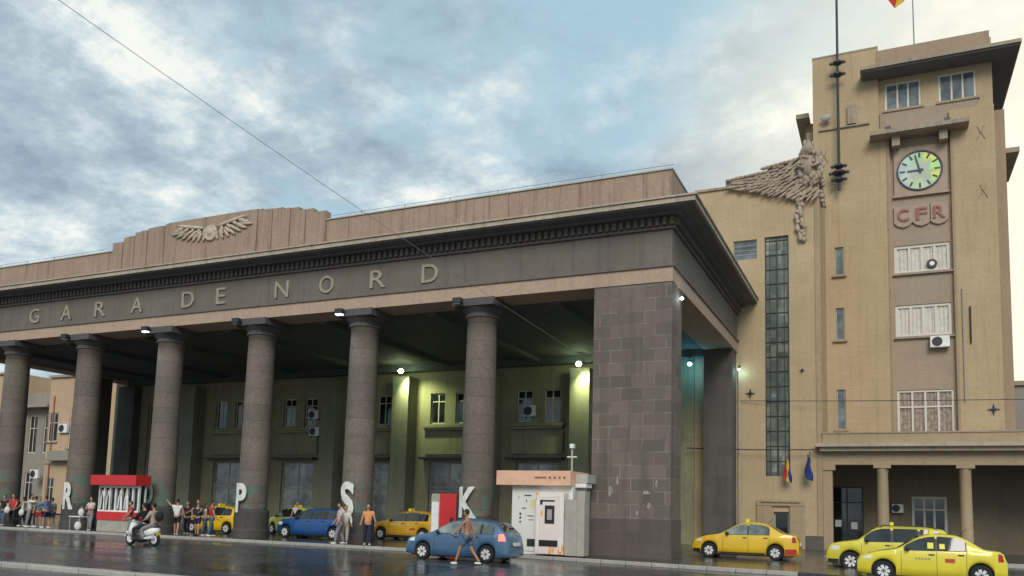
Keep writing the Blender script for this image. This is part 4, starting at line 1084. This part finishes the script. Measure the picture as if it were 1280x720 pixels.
car('taxi', 'yellow taxi parked behind the people at the fourth column left of the pier', 'taxi', TG, (PX(228, 650, 2.2), 3.0, 0), 0, 'hatch', 'paint_taxi', 3.9, 1.65, 1.50, 2.45, .7, taxi=True)
car('taxi', 'pale lime taxi seen behind the deep blue estate car', 'taxi', TG, (PX(327, 660, 4.3), 5.6, 0), R_(-18), 'suv', 'paint_lime', 3.9, 1.65, 1.52, 2.4, .72, taxi=True)

# ================================================================== KIOSKS
kx0, kx1, ky = -6.75, -3.3, -1.55
kk = thing('white_kiosk', (-5, -1, 0), 'white street kiosk with overhanging cream orange roof fascia beside the corner pier', 'kiosk')
MB().box(-6.62, -3.45, ky-.35, ky+1.9, 2.72, 3.3).build('roof_fascia', 'kiosk_orange', kk, bevel=.02)
for k in range(5): pass
m = MB()
for k in range(4): m.box(-4.35+k*.2, -4.25+k*.2, ky-.356, ky-.351, 2.98, 3.08)
m.box(-4.95, -4.45, ky-.356, ky-.351, 2.99, 3.07); m.build('fascia_lettering', 'rust_letter', kk)
MB().box(-3.44, -2.95, ky+.25, ky+1.2, 2.86, 3.2).build('side_canopy', 'grey_metal', kk)
MB().box(-3.44, -3.0, ky+.2, ky+.9, 2.68, 2.84).build('side_lamp_box', 'white_metal', kk)
MB().box(-6.05, -3.46, ky+.0, ky+1.6, .02, 2.719).build('cabin', 'white_metal', kk)
m = MB().box(-6.02, -4.86, ky-.035, ky-.002, .15, 2.65); m.build('printed_panel', 'panel_print', kk)
for (x, z, w, h) in ((-5.75, 2.2, .02, .1), (-5.5, 2.3, .3, .05), (-5.42, 2.05, .03, .12), (-5.7, 1.55, .08, .09), (-5.7, 1.4, .08, .09), (-5.35, 1.5, .25, .04), (-5.0, 1.52, .06, .08), (-5.7, 1.25, .08, .06), (-5.6, 1.8, .2, .04), (-5.3, 1.35, .2, .03), (-5.35, .32, .35, .30)): box('printed_mark', 'dark_metal', kk, x, x+w, ky-.04, ky-.036, z, z+h)
m = MB()
for (x, z, w, h) in ((-5.6, 2.75, .2, .1), (-5.1, 2.75, .4, .12), (-4.5, 2.75, .5, .1)): pass
vm = thing('vending_machine', (-4.25, ky-.3, 0), 'white vending machine with dark display and orange print at the kiosk front', 'vending machine')
MB().box(-4.80, -3.62, ky-.55, ky-.045, .08, 2.45).build('cabinet', 'vend_print', vm, bevel=.03)
MB().box(-4.72, -4.66, ky-.56, ky-.551, .2, 2.35).box(-3.76, -3.70, ky-.56, ky-.551, .2, 2.35).box(-4.659, -3.761, ky-.56, ky-.551, 2.28, 2.34).build('door_trim', 'white_metal', vm)
MB().box(-4.40, -4.0, ky-.562, ky-.551, 1.25, 1.95).build('display', 'black_plastic', vm)
MB().box(-4.30, -4.1, ky-.57, ky-.563, 1.4, 1.8).build('keypad', 'grey_frame', vm)
MB().box(-4.62, -3.85, ky-.565, ky-.551, .38, .62).build('delivery_flap', 'black_plastic', vm)
MB().box(-4.55, -4.0, ky-.565, ky-.551, 2.1, 2.16).box(-4.60, -4.5, ky-.565, ky-.551, 1.98, 2.16).build('header_print', 'dark_metal', vm)
bx_ = thing('metal_cabinet', (-3.1, ky, 0), 'plain grey metal cabinet standing between the kiosk and the corner pier', 'cabinet')
MB().box(-3.60, -3.1, ky-.5, ky+.1, .06, 2.2).box(-3.099, -2.80, ky-.5, ky+.1, .06, 2.52).build('cabinet_body', 'kiosk_grey', bx_, bevel=.02)
MB().box(-3.4, -2.9, ky-.45, ky+.05, 0, .058).build('cabinet_foot', 'dark_metal', bx_)
cm = thing('camera_pole', (-3.75, ky+.6, 3.3), 'thin pole with small white camera on the kiosk roof', 'camera')
MB().tube([(-3.75, ky+.6, 3.3), (-3.75, ky+.6, 4.25)], .035, 6).build('pole', 'grey_metal', cm)
MB().box(-3.82, -3.66, ky+.5, ky+.7, 4.252, 4.42).tube([(-3.95, ky+.6, 3.9), (-3.55, ky+.6, 3.9)], .03, 6).build('camera_head', 'white_metal', cm)
# red drinks machine and pale pillar by the first column
rv = thing('vending_machine', (-11, 1.6, 0), 'red drinks machine standing left of the first column beside the pier', 'vending machine')
q0, q1 = PX(549, 640, 1.5), PX(570, 640, 1.5)
MB().box(q0, q1, 1.5, 2.3, .05, PZ(560, 617, 1.5)).build('cabinet', 'red_print', rv, bevel=.02)
MB().box(q0+.08, q1-.08, 1.485, 1.498, .3, 2.0).build('front_panel', 'red_plastic', rv)
MB().box(q1-.3, q1-.12, 1.478, 1.484, 1.0, 1.3).build('keypad', 'black_plastic', rv)
MB().box(q1+.002, q1+.12, 1.55, 2.3, .05, 2.3).build('side_panel', 'dark_metal', rv)
wp = thing('info_pillar', (q0-.3, 1.7, 0), 'narrow pale grey pillar beside the red drinks machine', 'pillar')
MB().box(PX(540, 640, 1.7), q0-.04, 1.6, 1.9, .0, PZ(544, 617, 1.6)).build('pillar_body', 'kiosk_grey', wp, bevel=.02)
MB().box(PX(541, 640, 1.7), q0-.08, 1.588, 1.598, .5, 2.0).build('pillar_panel', 'white_metal', wp)
# red kiosk
rk = thing('red_kiosk', (-28.5, -1, 0), 'red roofed snack kiosk with white barred windows between the fifth and fourth columns', 'kiosk')
rx0, rx1 = -30.2, -27.3; ky = -1.25
MB().box(rx0-.30, rx1+.12, ky-.25, ky+.72, 2.42, 2.95).build('roof_fascia', 'red_plastic', rk, bevel=.02)
MB().box(rx0, rx1, ky+.1, ky+.60, .02, .62).build('base', 'kiosk_grey', rk)
MB().box(rx0, rx1, ky+.05, ky+.62, .622, 1.05).build('counter_band', 'red_plastic', rk)
MB().box(rx0+.06, rx1-.06, ky+.2, ky+.56, 1.052, 2.418).build('glazing', 'window_dark', rk)
m = MB(); n = 7
for k in range(n+1): x = rx0+(rx1-rx0)*k/n; m.box(x-.045+(.045 if k == 0 else 0), x+.045, ky+.08, ky+.19, 1.052, 2.415)
for k in range(1): y = ky+.5; m.box(rx1-.05, rx1+.01, y, y+.07, 1.052, 2.415)
m.box(rx0, rx1, ky+.07, ky+.195, 2.3, 2.417).box(rx0, rx1, ky+.07, ky+.195, 1.053, 1.14); m.build('window_frame', 'white_metal', rk)
m = MB()
for k, x in enumerate((rx0+.2, rx0+.62, rx0+1.5, rx0+1.95)):
    MB().tube([(x, ky+.06, 1.2), (x+.05, ky+.05, 1.75), (x+.13, ky+.05, 2.15), (x+.24, ky+.05, 1.8), (x+.28, ky+.06, 1.2)], .035, 5).build('white_poster_strip', 'white_metal', rk)

# ================================================================== PEOPLE
def skin_mesh(verts, edges, radii, sub=2, root=0):
    me = bpy.data.meshes.new('sk'); me.from_pydata(verts, edges, []); me.update()
    o = bpy.data.objects.new('sk', me); COL.objects.link(o)
    md = o.modifiers.new('s', 'SKIN'); md.use_smooth_shade = True
    for i, sv in enumerate(me.skin_vertices[0].data): sv.radius = radii[i]; sv.use_root = (i == root)
    s2 = o.modifiers.new('b', 'SUBSURF'); s2.levels = sub
    dg = bpy.context.evaluated_depsgraph_get(); dg.update()
    r = bpy.data.meshes.new_from_object(o.evaluated_get(dg)); bpy.data.objects.remove(o); return r
def merge(m, me):
    i = len(m.v); m.v += [tuple(v.co) for v in me.vertices]; m.f += [tuple(i+k for k in p.vertices) for p in me.polygons]
for nm, c in (('cl_red', (.42, .03, .035)), ('cl_white', (.62, .61, .58)), ('cl_pinkwhite', (.58, .47, .46)), ('cl_navy', (.015, .02, .045)), ('cl_denim', (.12, .17, .28)), ('cl_teal', (.10, .22, .20)), ('cl_grey', (.22, .22, .23)), ('cl_black', (.012, .012, .014)), ('cl_orange', (.70, .30, .12)), ('cl_jeans', (.07, .12, .18)), ('cl_beige', (.40, .34, .28)), ('cl_pink', (.45, .2, .2))):
    plain(nm, c, .85, var=.15, scale=9)
def person(label, x, y, z0, H, face, shirt, legs, shorts=False, sleeves=.5, stride=.12, armL=(10, 15), armR=(10, 15), skin='skin', shoes='shoe_white', bare=False, cap=None, sit=False, lean=0, hands_on=None, bag=None, longhair=False, group='people around the portico', leg_pose=None, arm_pts=None):
    """face = heading in degrees (0 looks along -y). arm = (swing forward deg, outward deg)"""
    k = H/1.75; root = thing('person', (x, y, z0), label, 'person', group, rz=R_(face))
    V = {}; g = lambda *p: Vector(p)*k
    hip = g(0, 0, .93); ln = R_(lean)
    V['pel'] = hip
    def sp(h, yoff=0): return hip+Vector((0, -sin(ln)*h*k+yoff*k, cos(ln)*h*k))
    V['waist'] = sp(.14); V['chest'] = sp(.36); V['neck'] = sp(.56); V['head'] = sp(.67, -.02)
    for s_, n in ((-1, 'R'), (1, 'L')):
        V['sh'+n] = sp(.50)+g(s_*.185, 0, 0)
        sw, out = (armL if n == 'L' else armR); sw, out = R_(sw), R_(out)
        if arm_pts and n in arm_pts: V['el'+n], V['wr'+n] = [Vector(q)*k for q in arm_pts[n]]
        else:
            d = Vector((s_*sin(out), -sin(sw)*cos(out), -cos(sw)*cos(out))); V['el'+n] = V['sh'+n]+d*.30*k
            sw2 = sw+R_(22); d2 = Vector((s_*sin(out)*.7, -sin(sw2), -cos(sw2))).normalized(); V['wr'+n] = V['el'+n]+d2*.26*k
        V['hi'+n] = hip+g(s_*.095, 0, -.04)
        if leg_pose: V['kn'+n], V['an'+n] = [Vector(q)*k for q in leg_pose[n]]
        else:
            f = stride*s_; V['kn'+n] = g(s_*.11, -f*.55-.03, .50); V['an'+n] = g(s_*.11, -f+(.02), .09)
    names = ['pel', 'waist', 'chest', 'neck', 'head', 'shL', 'elL', 'wrL', 'shR', 'elR', 'wrR', 'hiL', 'knL', 'anL', 'hiR', 'knR', 'anR']
    ix = {n: i for i, n in enumerate(names)}
    E = [('pel', 'waist'), ('waist', 'chest'), ('chest', 'neck'), ('neck', 'head'), ('chest', 'shL'), ('shL', 'elL'), ('elL', 'wrL'), ('chest', 'shR'), ('shR', 'elR'), ('elR', 'wrR'), ('pel', 'hiL'), ('hiL', 'knL'), ('knL', 'anL'), ('pel', 'hiR'), ('hiR', 'knR'), ('knR', 'anR')]
    rad = dict(pel=(.145, .11), waist=(.13, .095), chest=(.155, .115), neck=(.058, .058), head=(.06, .06), sh=(.062, .062), el=(.043, .043), wr=(.03, .03), hi=(.092, .092), kn=(.058, .058), an=(.04, .04))
    rr = [tuple(q*k for q in rad.get(n, rad.get(n[:2]))) for n in names]
    m = MB(); merge(m, skin_mesh([tuple(V[n]) for n in names], [(ix[a], ix[b_]) for a, b_ in E], rr, 2))
    hc = V['head']+g(0, -.01, .09)
    m.ell(hc, (.078*k, .095*k, .118*k), 16, 12); m.ell(hc+g(0, -.097, -.012), (.014*k, .018*k, .024*k), 6, 5)   # head, nose
    for s_ in (-1, 1): m.ell(hc+g(s_*.078, .005, -.005), (.012*k, .02*k, .032*k), 6, 5)          # ears
    for s_, n in ((-1, 'R'), (1, 'L')):                                                    # hands
        wv = V['wr'+n]; d = (wv-V['el'+n]).normalized(); side = d.cross(Vector((0, 1, 0)))
        if side.length < .1: side = d.cross(Vector((1, 0, 0)))
        side.normalize(); nrm = d.cross(side)
        m.tube([wv-d*.02*k, wv+d*.04*k, wv+d*.09*k], [.03*k, .038*k, .034*k], 8)
        for fi in range(4):
            b0 = wv+d*.085*k+side*(fi-1.5)*.019*k; fl = (.062, .075, .07, .055)[fi]*k
            m.tube([b0, b0+d*fl*.5+nrm*.006*k, b0+d*fl*.85+nrm*.022*k, b0+d*fl*.9+nrm*.035*k], [.0095*k, .009*k, .008*k, .006*k], 5)
        t0 = wv+d*.03*k+side*-.03*k; m.tube([t0, t0+(d*.5-side*.7)*.035*k, t0+(d*.85-side*.7)*.06*k+nrm*.01*k], [.012*k, .011*k, .008*k], 5)
    # mouth line and feet in the body mesh
    for n in 'LR':
        a = V['an'+n]; m.ell(a+g(0, -.06, -.05), (.04*k, .12*k, .035*k), 10, 6)
    body = MB.build(m_shift(m, (x, y, z0)), 'body', skin, root, smooth=True)
    m = MB()
    for s_ in (-1, 1): m.ell(hc+g(s_*.032, -.088, .012), (.013*k, .008*k, .009*k), 8, 5)
    m_shift(m, (x, y, z0)).build('eyes', 'hair_dark', root)
    m = MB().ell(hc+g(0, -.088, -.06), (.024*k, .01*k, .006*k), 8, 4); m_shift(m, (x, y, z0)).build('mouth', 'cl_pink', root)
    m = MB(); m.ell(hc+g(0, .022, .03), (.086*k, .095*k, .108*k), 14, 10)
    if longhair: m.ell(hc+g(0, .06, -.09), (.08*k, .05*k, .16*k), 12, 8)
    m_shift(m, (x, y, z0)).build('hair', cap or 'hair_dark', root, smooth=True)
    if not bare:
        nm = ['waist0', 'waist', 'chest', 'neck0', 'shL', 'eL', 'shR', 'eR']
        sl = sleeves
        W_ = {'waist0': hip+g(0, 0, .0), 'waist': V['waist'], 'chest': V['chest'], 'neck0': sp(.50), 'shL': V['shL'], 'eL': V['shL'].lerp(V['elL'], min(1, sl)), 'shR': V['shR'], 'eR': V['shR'].lerp(V['elR'], min(1, sl))}
        pts = [W_[n] for n in nm]; ed = [(0, 1), (1, 2), (2, 3), (2, 4), (4, 5), (2, 6), (6, 7)]; ra = [(.165, .13), (.155, .12), (.175, .135), (.085, .085), (.085, .085), (.068, .068), (.085, .085), (.068, .068)]
        if sl > 1:
            for n in 'LR': pts.append(V['el'+n].lerp(V['wr'+n], .85)); ra.append((.048, .048))
            ed += [(5, 8), (7, 9)]
        me = skin_mesh([tuple(p) for p in pts], ed, [tuple(q*k for q in r) for r in ra], 2, 2); m = MB(); merge(m, me); m_shift(m, (x, y, z0)).build('shirt', shirt, root, smooth=True)
    t = .75 if shorts else 1
    pts = [hip+g(0, 0, .06), V['hiL'], V['knL'], V['hiR'], V['knR']]; ra = [(.155, .125), (.115, .115), (.085, .085), (.115, .115), (.085, .085)]
    if shorts:
        pts[2] = V['hiL'].lerp(V['knL'], .8); pts[4] = V['hiR'].lerp(V['knR'], .8); ed = [(0, 1), (1, 2), (0, 3), (3, 4)]; ra[2] = ra[4] = (.10, .10)
    else:
        pts += [V['anL']+g(0, 0, .02), V['anR']+g(0, 0, .02)]; ra += [(.062, .062)]*2; ed = [(0, 1), (1, 2), (2, 5), (0, 3), (3, 4), (4, 6)]
    me = skin_mesh([tuple(p) for p in pts], ed, [tuple(q*k for q in r) for r in ra], 2, 0); m = MB(); merge(m, me); m_shift(m, (x, y, z0)).build('shorts' if shorts else 'trousers', legs, root, smooth=True)
    for n in 'LR':
        a = V['an'+n]; m = MB().ell(a+g(0, -.06, -.045), (.05*k, .135*k, .045*k), 12, 6); m_shift(m, (x, y, z0)).build('shoe', shoes, root, smooth=True)
    return root, V
def m_shift(m, o):
    m.v = [(a+o[0], b_+o[1], c+o[2]) for a, b_, c in m.v]; return m
def bagobj(label, cx, cy, cz, s, mt, cat='bag', name='bag'):
    t = thing(name, (cx, cy, cz), label, cat)
    MB().ell((cx, cy, cz+s*.8), (s*.75, s*.5, s*.8), 12, 8).build('bag_body', mt, t, smooth=True)
    MB().tube([(cx-s*.35, cy, cz+s*1.4), (cx-s*.2, cy, cz+s*1.9), (cx+s*.2, cy, cz+s*1.9), (cx+s*.35, cy, cz+s*1.4)], .012, 5).build('bag_handle', mt, t)
    return t
def gx(u, Y): return PX(u, 650, Y)
yy = -.75
person('standing person in a red shirt and dark trousers at the far left column', gx(15, yy), yy, 0, 1.78, 25, 'cl_red', 'cl_black', armL=(30, 12), armR=(5, 14), shoes='shoe_dark')
person('person in a white top and navy trousers standing just right of the red-shirted one', gx(28, -.3), -.3, 0, 1.62, -60, 'cl_white', 'cl_navy', armL=(35, 10))
person('person in white shirt, pale grey trousers and black cap near the leftmost column', gx(37, yy), yy, 0, 1.80, 120, 'cl_white', 'cl_grey', cap='cl_black', armR=(80, 30), armL=(60, 10), sleeves=1.5)
person('person in a teal shirt and maroon shorts between the white and the blue shirts', gx(48, -.5), -.5, 0, 1.66, 60, 'cl_teal', 'cl_red', shorts=True)
person('person in a light blue denim shirt and dark shorts with white shoes facing left', gx(58, yy), yy, 0, 1.74, -75, 'cl_denim', 'cl_navy', shorts=True, sleeves=1.4, armL=(60, 12), armR=(50, 10), lean=8)
person('person in dark clothes standing behind the letter R block', gx(69, .8), -.6, 0, 1.6, 80, 'cl_grey', 'cl_black')
person('person in pinkish white shirt with folded arms left of the red kiosk', gx(113, -1.0), -1.0, 0, 1.74, 10, 'cl_pinkwhite', 'cl_grey', arm_pts={'L': [(.26, -.10, 1.17), (-.02, -.24, 1.20)], 'R': [(-.26, -.10, 1.15), (.05, -.25, 1.15)]})
person('person in a red shirt at the right end of the red kiosk', gx(165, -1.9), -2.0, ROAD, 1.70, -20, 'cl_red', 'cl_grey', armL=(35, 10))
person('person in a white T-shirt and black shorts raising one arm, right of the scooter', gx(221, yy), yy, 0, 1.76, -150, 'cl_white', 'cl_black', shorts=True, arm_pts={'L': [(.38, -.12, 1.50), (.55, -.22, 1.66)], 'R': [(-.28, -.02, 1.18), (-.36, -.06, .95)]}, stride=.2)
person('person in a navy top and shorts standing before the yellow taxi', gx(247, yy), yy, 0, 1.74, 20, 'cl_navy', 'cl_navy', shorts=True, shoes='shoe_dark', armL=(55, 15), armR=(50, 15))
person('person in a pale pink top beside the navy dressed person', gx(256, -.35), -.35, 0, 1.58, 140, 'cl_pinkwhite', 'cl_jeans', longhair=True)
person('person in a red top and dark jeans, rightmost of the group by the yellow taxi', gx(264, -.6), -.6, 0, 1.72, 150, 'cl_red', 'cl_jeans')
person('person in a white shirt behind the bonnet of the deep blue car', gx(371, 4.2), 4.2, 0, 1.78, 30, 'cl_white', 'cl_grey', cap='cl_black')
person('person in pinkish white shirt stepping in front of the letter S column', gx(425, -1.2), -1.2, 0, 1.78, -40, 'cl_pinkwhite', 'cl_grey', stride=.22, sleeves=.8)
person('person in white standing close behind the pinkish shirted one at the S column', gx(432, -.75), -.75, 0, 1.66, 30, 'cl_white', 'cl_beige', sleeves=1.2)
person('person in an orange shirt and dark trousers right of the letter S column', gx(460, -1.1), -1.1, 0, 1.76, 35, 'cl_orange', 'cl_navy', armL=(40, 16), armR=(20, 14))
X_ = PX(584, 690, -6.9)
person('bare chested person in denim shorts striding past the blue hatchback', X_, -6.9, ROAD, 1.80, -88, 'cl_orange', 'cl_jeans', shorts=True, bare=True, skin='skin_tan', stride=.0, armL=(30, 8), armR=(-25, 8), lean=4,
       leg_pose={'L': [(.11, -.22, .52), (.11, -.36, .09)], 'R': [(-.11, .10, .50), (-.11, .40, .11)]})
person('person in black half hidden at the very left edge of the pavement', gx(4, -.4), -.4, 0, 1.70, 10, 'cl_black', 'cl_jeans')
person('person in beige jacket standing behind the white and teal shirted people', gx(43, .1), .1, 0, 1.68, 200, 'cl_beige', 'cl_black', sleeves=1.4)
person('person in a grey top and denim shorts just right of the denim shirted one', gx(64, -.2), -.2, 0, 1.62, -100, 'cl_grey', 'cl_jeans', shorts=True)
person('person in dark clothes with long hair standing between the white T-shirt and navy people', gx(234, .3), .3, 0, 1.64, 30, 'cl_black', 'cl_navy', longhair=True)
bagobj('white carrier bag held at the left of the red shirted person', gx(8, -1.1), -1.1, .72, .26, 'cl_white')
bagobj('white carrier bag beside the knees of the person in navy trousers', gx(26, -1.0), -1.0, .62, .24, 'cl_white')
bagobj('small white sack on the pavement beneath the folding table', gx(98, -1.25), -1.25, 0, .3, 'cl_white')
t = thing('folding_table', (gx(100, -1.0), -1.0, 0), 'small white folding table with goods left of the person with folded arms', 'table')
tx, ty = gx(100, -1.0), -1.0
MB().box(tx-.5, tx+.35, ty-.3, ty+.3, .70, .75).build('table_top', 'white_metal', t)
for a, b_ in ((-.45, -.25), (.3, -.25), (-.45, .25), (.3, .25)): MB().tube([(tx+a, ty+b_, 0), (tx+a, ty+b_, .70)], .018, 5).build('leg', 'grey_metal', t)
bagobj('white bundle lying on the small folding table', tx+.05, ty, .752, .26, 'cl_white')

# ================================================================== SCOOTER
sx_, sy_ = PX(178, 678, -7.0), -7.0
S = thing('motor_scooter', (sx_, sy_, ROAD), 'white motor scooter with two riders driving left past the red kiosk', 'scooter')
def sb(m): return m_shift(m, (sx_, sy_, ROAD))
for xx in (-.68, .68):
    m = MB(); prof = [(.17, -.05), (.24, -.065), (.275, -.03), (.275, .03), (.24, .065), (.17, .05)]
    m.lathe(xx, .275, prof, 24, 'y'); w_ = sb(m).build('wheel', 'black_rubber', S)
    m = MB().lathe(xx, .275, [(.168, -.055), (.168, .055)], 18, 'y'); sb(m).build('rim', 'rim_silver', w_)
m = MB(); m.tube([(-.66, 0, .40), (-.56, 0, .62), (-.48, 0, .90), (-.44, 0, 1.0)], [.15, .19, .17, .10], 12); m.ell((-.68, 0, .50), (.28, .1, .10), 12, 6); sb(m).build('front_shield', 'white_metal', S, smooth=True)
m = MB(); m.tube([(-.5, 0, .32), (-.1, 0, .28), (.1, 0, .32)], [.14, .17, .17], 10); sb(m).build('footboard', 'dark_metal', S, smooth=True)
m = MB(); m.tube([(.0, 0, .45), (.3, 0, .56), (.6, 0, .60), (.88, 0, .66)], [.15, .20, .19, .08], 12); sb(m).build('tail_fairing', 'white_metal', S, smooth=True)
m = MB(); m.tube([(.0, 0, .74), (.3, 0, .76), (.55, 0, .80), (.8, 0, .80)], [.11, .13, .12, .08], 10); sb(m).build('seat', 'black_plastic', S, smooth=True)
m = MB(); m.tube([(-.46, 0, 1.0), (-.42, 0, 1.08)], .04, 8).tube([(-.38, -.33, 1.06), (-.43, 0, 1.09), (-.38, .33, 1.06)], .022, 6); sb(m).build('handlebar', 'dark_metal', S)
m = MB().ell((-.56, 0, 1.0), (.07, .1, .08), 10, 6); sb(m).build('headlight', 'head_lens', S, smooth=True)
m = MB().tube([(.2, -.16, .3), (.78, -.2, .36)], [.05, .075], 8); sb(m).build('exhaust', 'rim_silver', S)
m = MB().box(.86, .88, -.1, .1, .42, .56); sb(m).build('number_plate', 'sign_yellow', S)
m = MB(); [m.tube([(-.42, s_*.25, 1.07), (-.45, s_*.3, 1.25)], .01, 4).ell((-.45, s_*.31, 1.3), (.02, .06, .04), 8, 4) for s_ in (-1, 1)]; sb(m).build('mirror', 'dark_metal', S)
def rider(label, dx, shirt, legs, helmet, arms, lean, foot):
    # heading -x : rotate by -90 deg (local -y is forward)
    legp = {n: [(s_*.24, -.42, .56+.17), (s_*.22, foot, .36)] for n, s_ in (('L', 1), ('R', -1))}
    o, V = person(label, sx_+dx, sy_, ROAD-.05, 1.74, -90, shirt, legs, cap=helmet, sleeves=1.6, lean=lean, leg_pose=legp, arm_pts=arms, shoes='shoe_dark', group='riders on the scooter')
    return o
ar = {'L': [(.26, -.32, 1.16), (.28, -.55, 1.16)], 'R': [(-.26, -.32, 1.16), (-.28, -.55, 1.16)]}
rider('scooter driver in dark jacket and black helmet gripping the handlebar', .12, 'cl_black', 'cl_navy', 'cl_black', ar, 10, -.38)
ar = {'L': [(.27, -.12, 1.18), (.18, -.34, 1.12)], 'R': [(-.27, -.12, 1.18), (-.18, -.34, 1.12)]}
rider('scooter passenger in grey beige jacket and dark helmet with a rucksack', .58, 'cl_beige', 'cl_grey', 'cl_black', ar, 4, -.30)
bx2 = bagobj('dark rucksack on the back of the scooter passenger', sx_+.84, sy_, ROAD+1.0, .27, 'cl_black', 'rucksack', 'rucksack')

# far annex at the right edge
an = thing('annex_building', (17, 30, 0), 'sliver of pale building beyond the right edge of the tower', 'building')
q = P(1266, 520, 32)
MB().box(q.x, q.x+3, 32, 44, 0, PZ(1272, 482, 32)).build('wall', 'house_grey', an)
MB().box(q.x-.2, q.x+3.2, 31.8, 44, PZ(1272, 482, 32)+.002, PZ(1272, 482, 32)+.3).build('cornice', 'slab_render', an)

# ================================================================== LIGHT
wd = bpy.data.worlds.new('World'); sc.world = wd; wd.use_nodes = True; nt = wd.node_tree; bg = nt.nodes['Background']
SEL, SAZ = R_(34), R_(160)
sky = N(nt, 'ShaderNodeTexSky', sky_type='NISHITA'); sky.sun_disc = False; sky.sun_elevation = SEL; sky.sun_rotation = SAZ
sky.air_density = 1.0; sky.dust_density = 2.0; sky.ozone_density = 1.0
tc = N(nt, 'ShaderNodeTexCoord'); sp_ = N(nt, 'ShaderNodeSeparateXYZ'); nt.links.new(tc.outputs['Generated'], sp_.inputs[0])
dz = math_(nt, 'ADD', math_(nt, 'MAXIMUM', sp_.outputs[2], 0), .22)
cb = N(nt, 'ShaderNodeCombineXYZ'); nt.links.new(math_(nt, 'DIVIDE', sp_.outputs[0], dz), cb.inputs[0]); nt.links.new(math_(nt, 'DIVIDE', sp_.outputs[1], dz), cb.inputs[1])
mp = N(nt, 'ShaderNodeMapping'); mp.inputs['Location'].default_value = (3.1, 1.7, 0); nt.links.new(cb.outputs[0], mp.inputs[0]); v = mp.outputs[0]
cover = nz(nt, v, 1.7, 12, .62); shade = nz(nt, v, 2.7, 12, .66)
ccol = ramp(nt, shade, [(.38, (3.0, 4.0, 5.0)), (.49, (4.6, 5.7, 6.4)), (.56, (6.7, 7.7, 8.0)), (.62, (9.6, 9.8, 9.3)), (.74, (11.0, 10.5, 9.4))])
cf = ramp(nt, cover, [(.40, 0), (.53, .94)])
base = mixc(nt, .7, sky.outputs[0], (5.4, 8.0, 9.0))
out = mixc(nt, cf, base, ccol)
# pale bright haze toward the low right-hand side of the sky
dt = N(nt, 'ShaderNodeVectorMath', operation='DOT_PRODUCT'); nt.links.new(tc.outputs['Generated'], dt.inputs[0]); dt.inputs[1].default_value = Vector((.30, .93, .22)).normalized()
gl_ = ramp(nt, dt.outputs['Value'], [(.82, 0), (.975, .85)])
out = mixc(nt, gl_, out, (11.8, 11.1, 8.9))
nt.links.new(out, bg.inputs['Color']); bg.inputs['Strength'].default_value = .072
sl = bpy.data.lights.new('sun', 'SUN'); sl.energy = 1.5; sl.angle = R_(28); sl.color = (1, .93, .84)
so = bpy.data.objects.new('sun', sl); COL.objects.link(so)
# sky sun_rotation is measured from +y toward +x
sd = Vector((sin(SAZ)*cos(SEL), cos(SAZ)*cos(SEL), sin(SEL))); so.rotation_euler = sd.to_track_quat('Z', 'Y').to_euler()
vs = sc.view_settings; vs.view_transform = 'Standard'; vs.look = 'None'; vs.gamma = 1; vs.use_curve_mapping = False; vs.exposure = 0.45
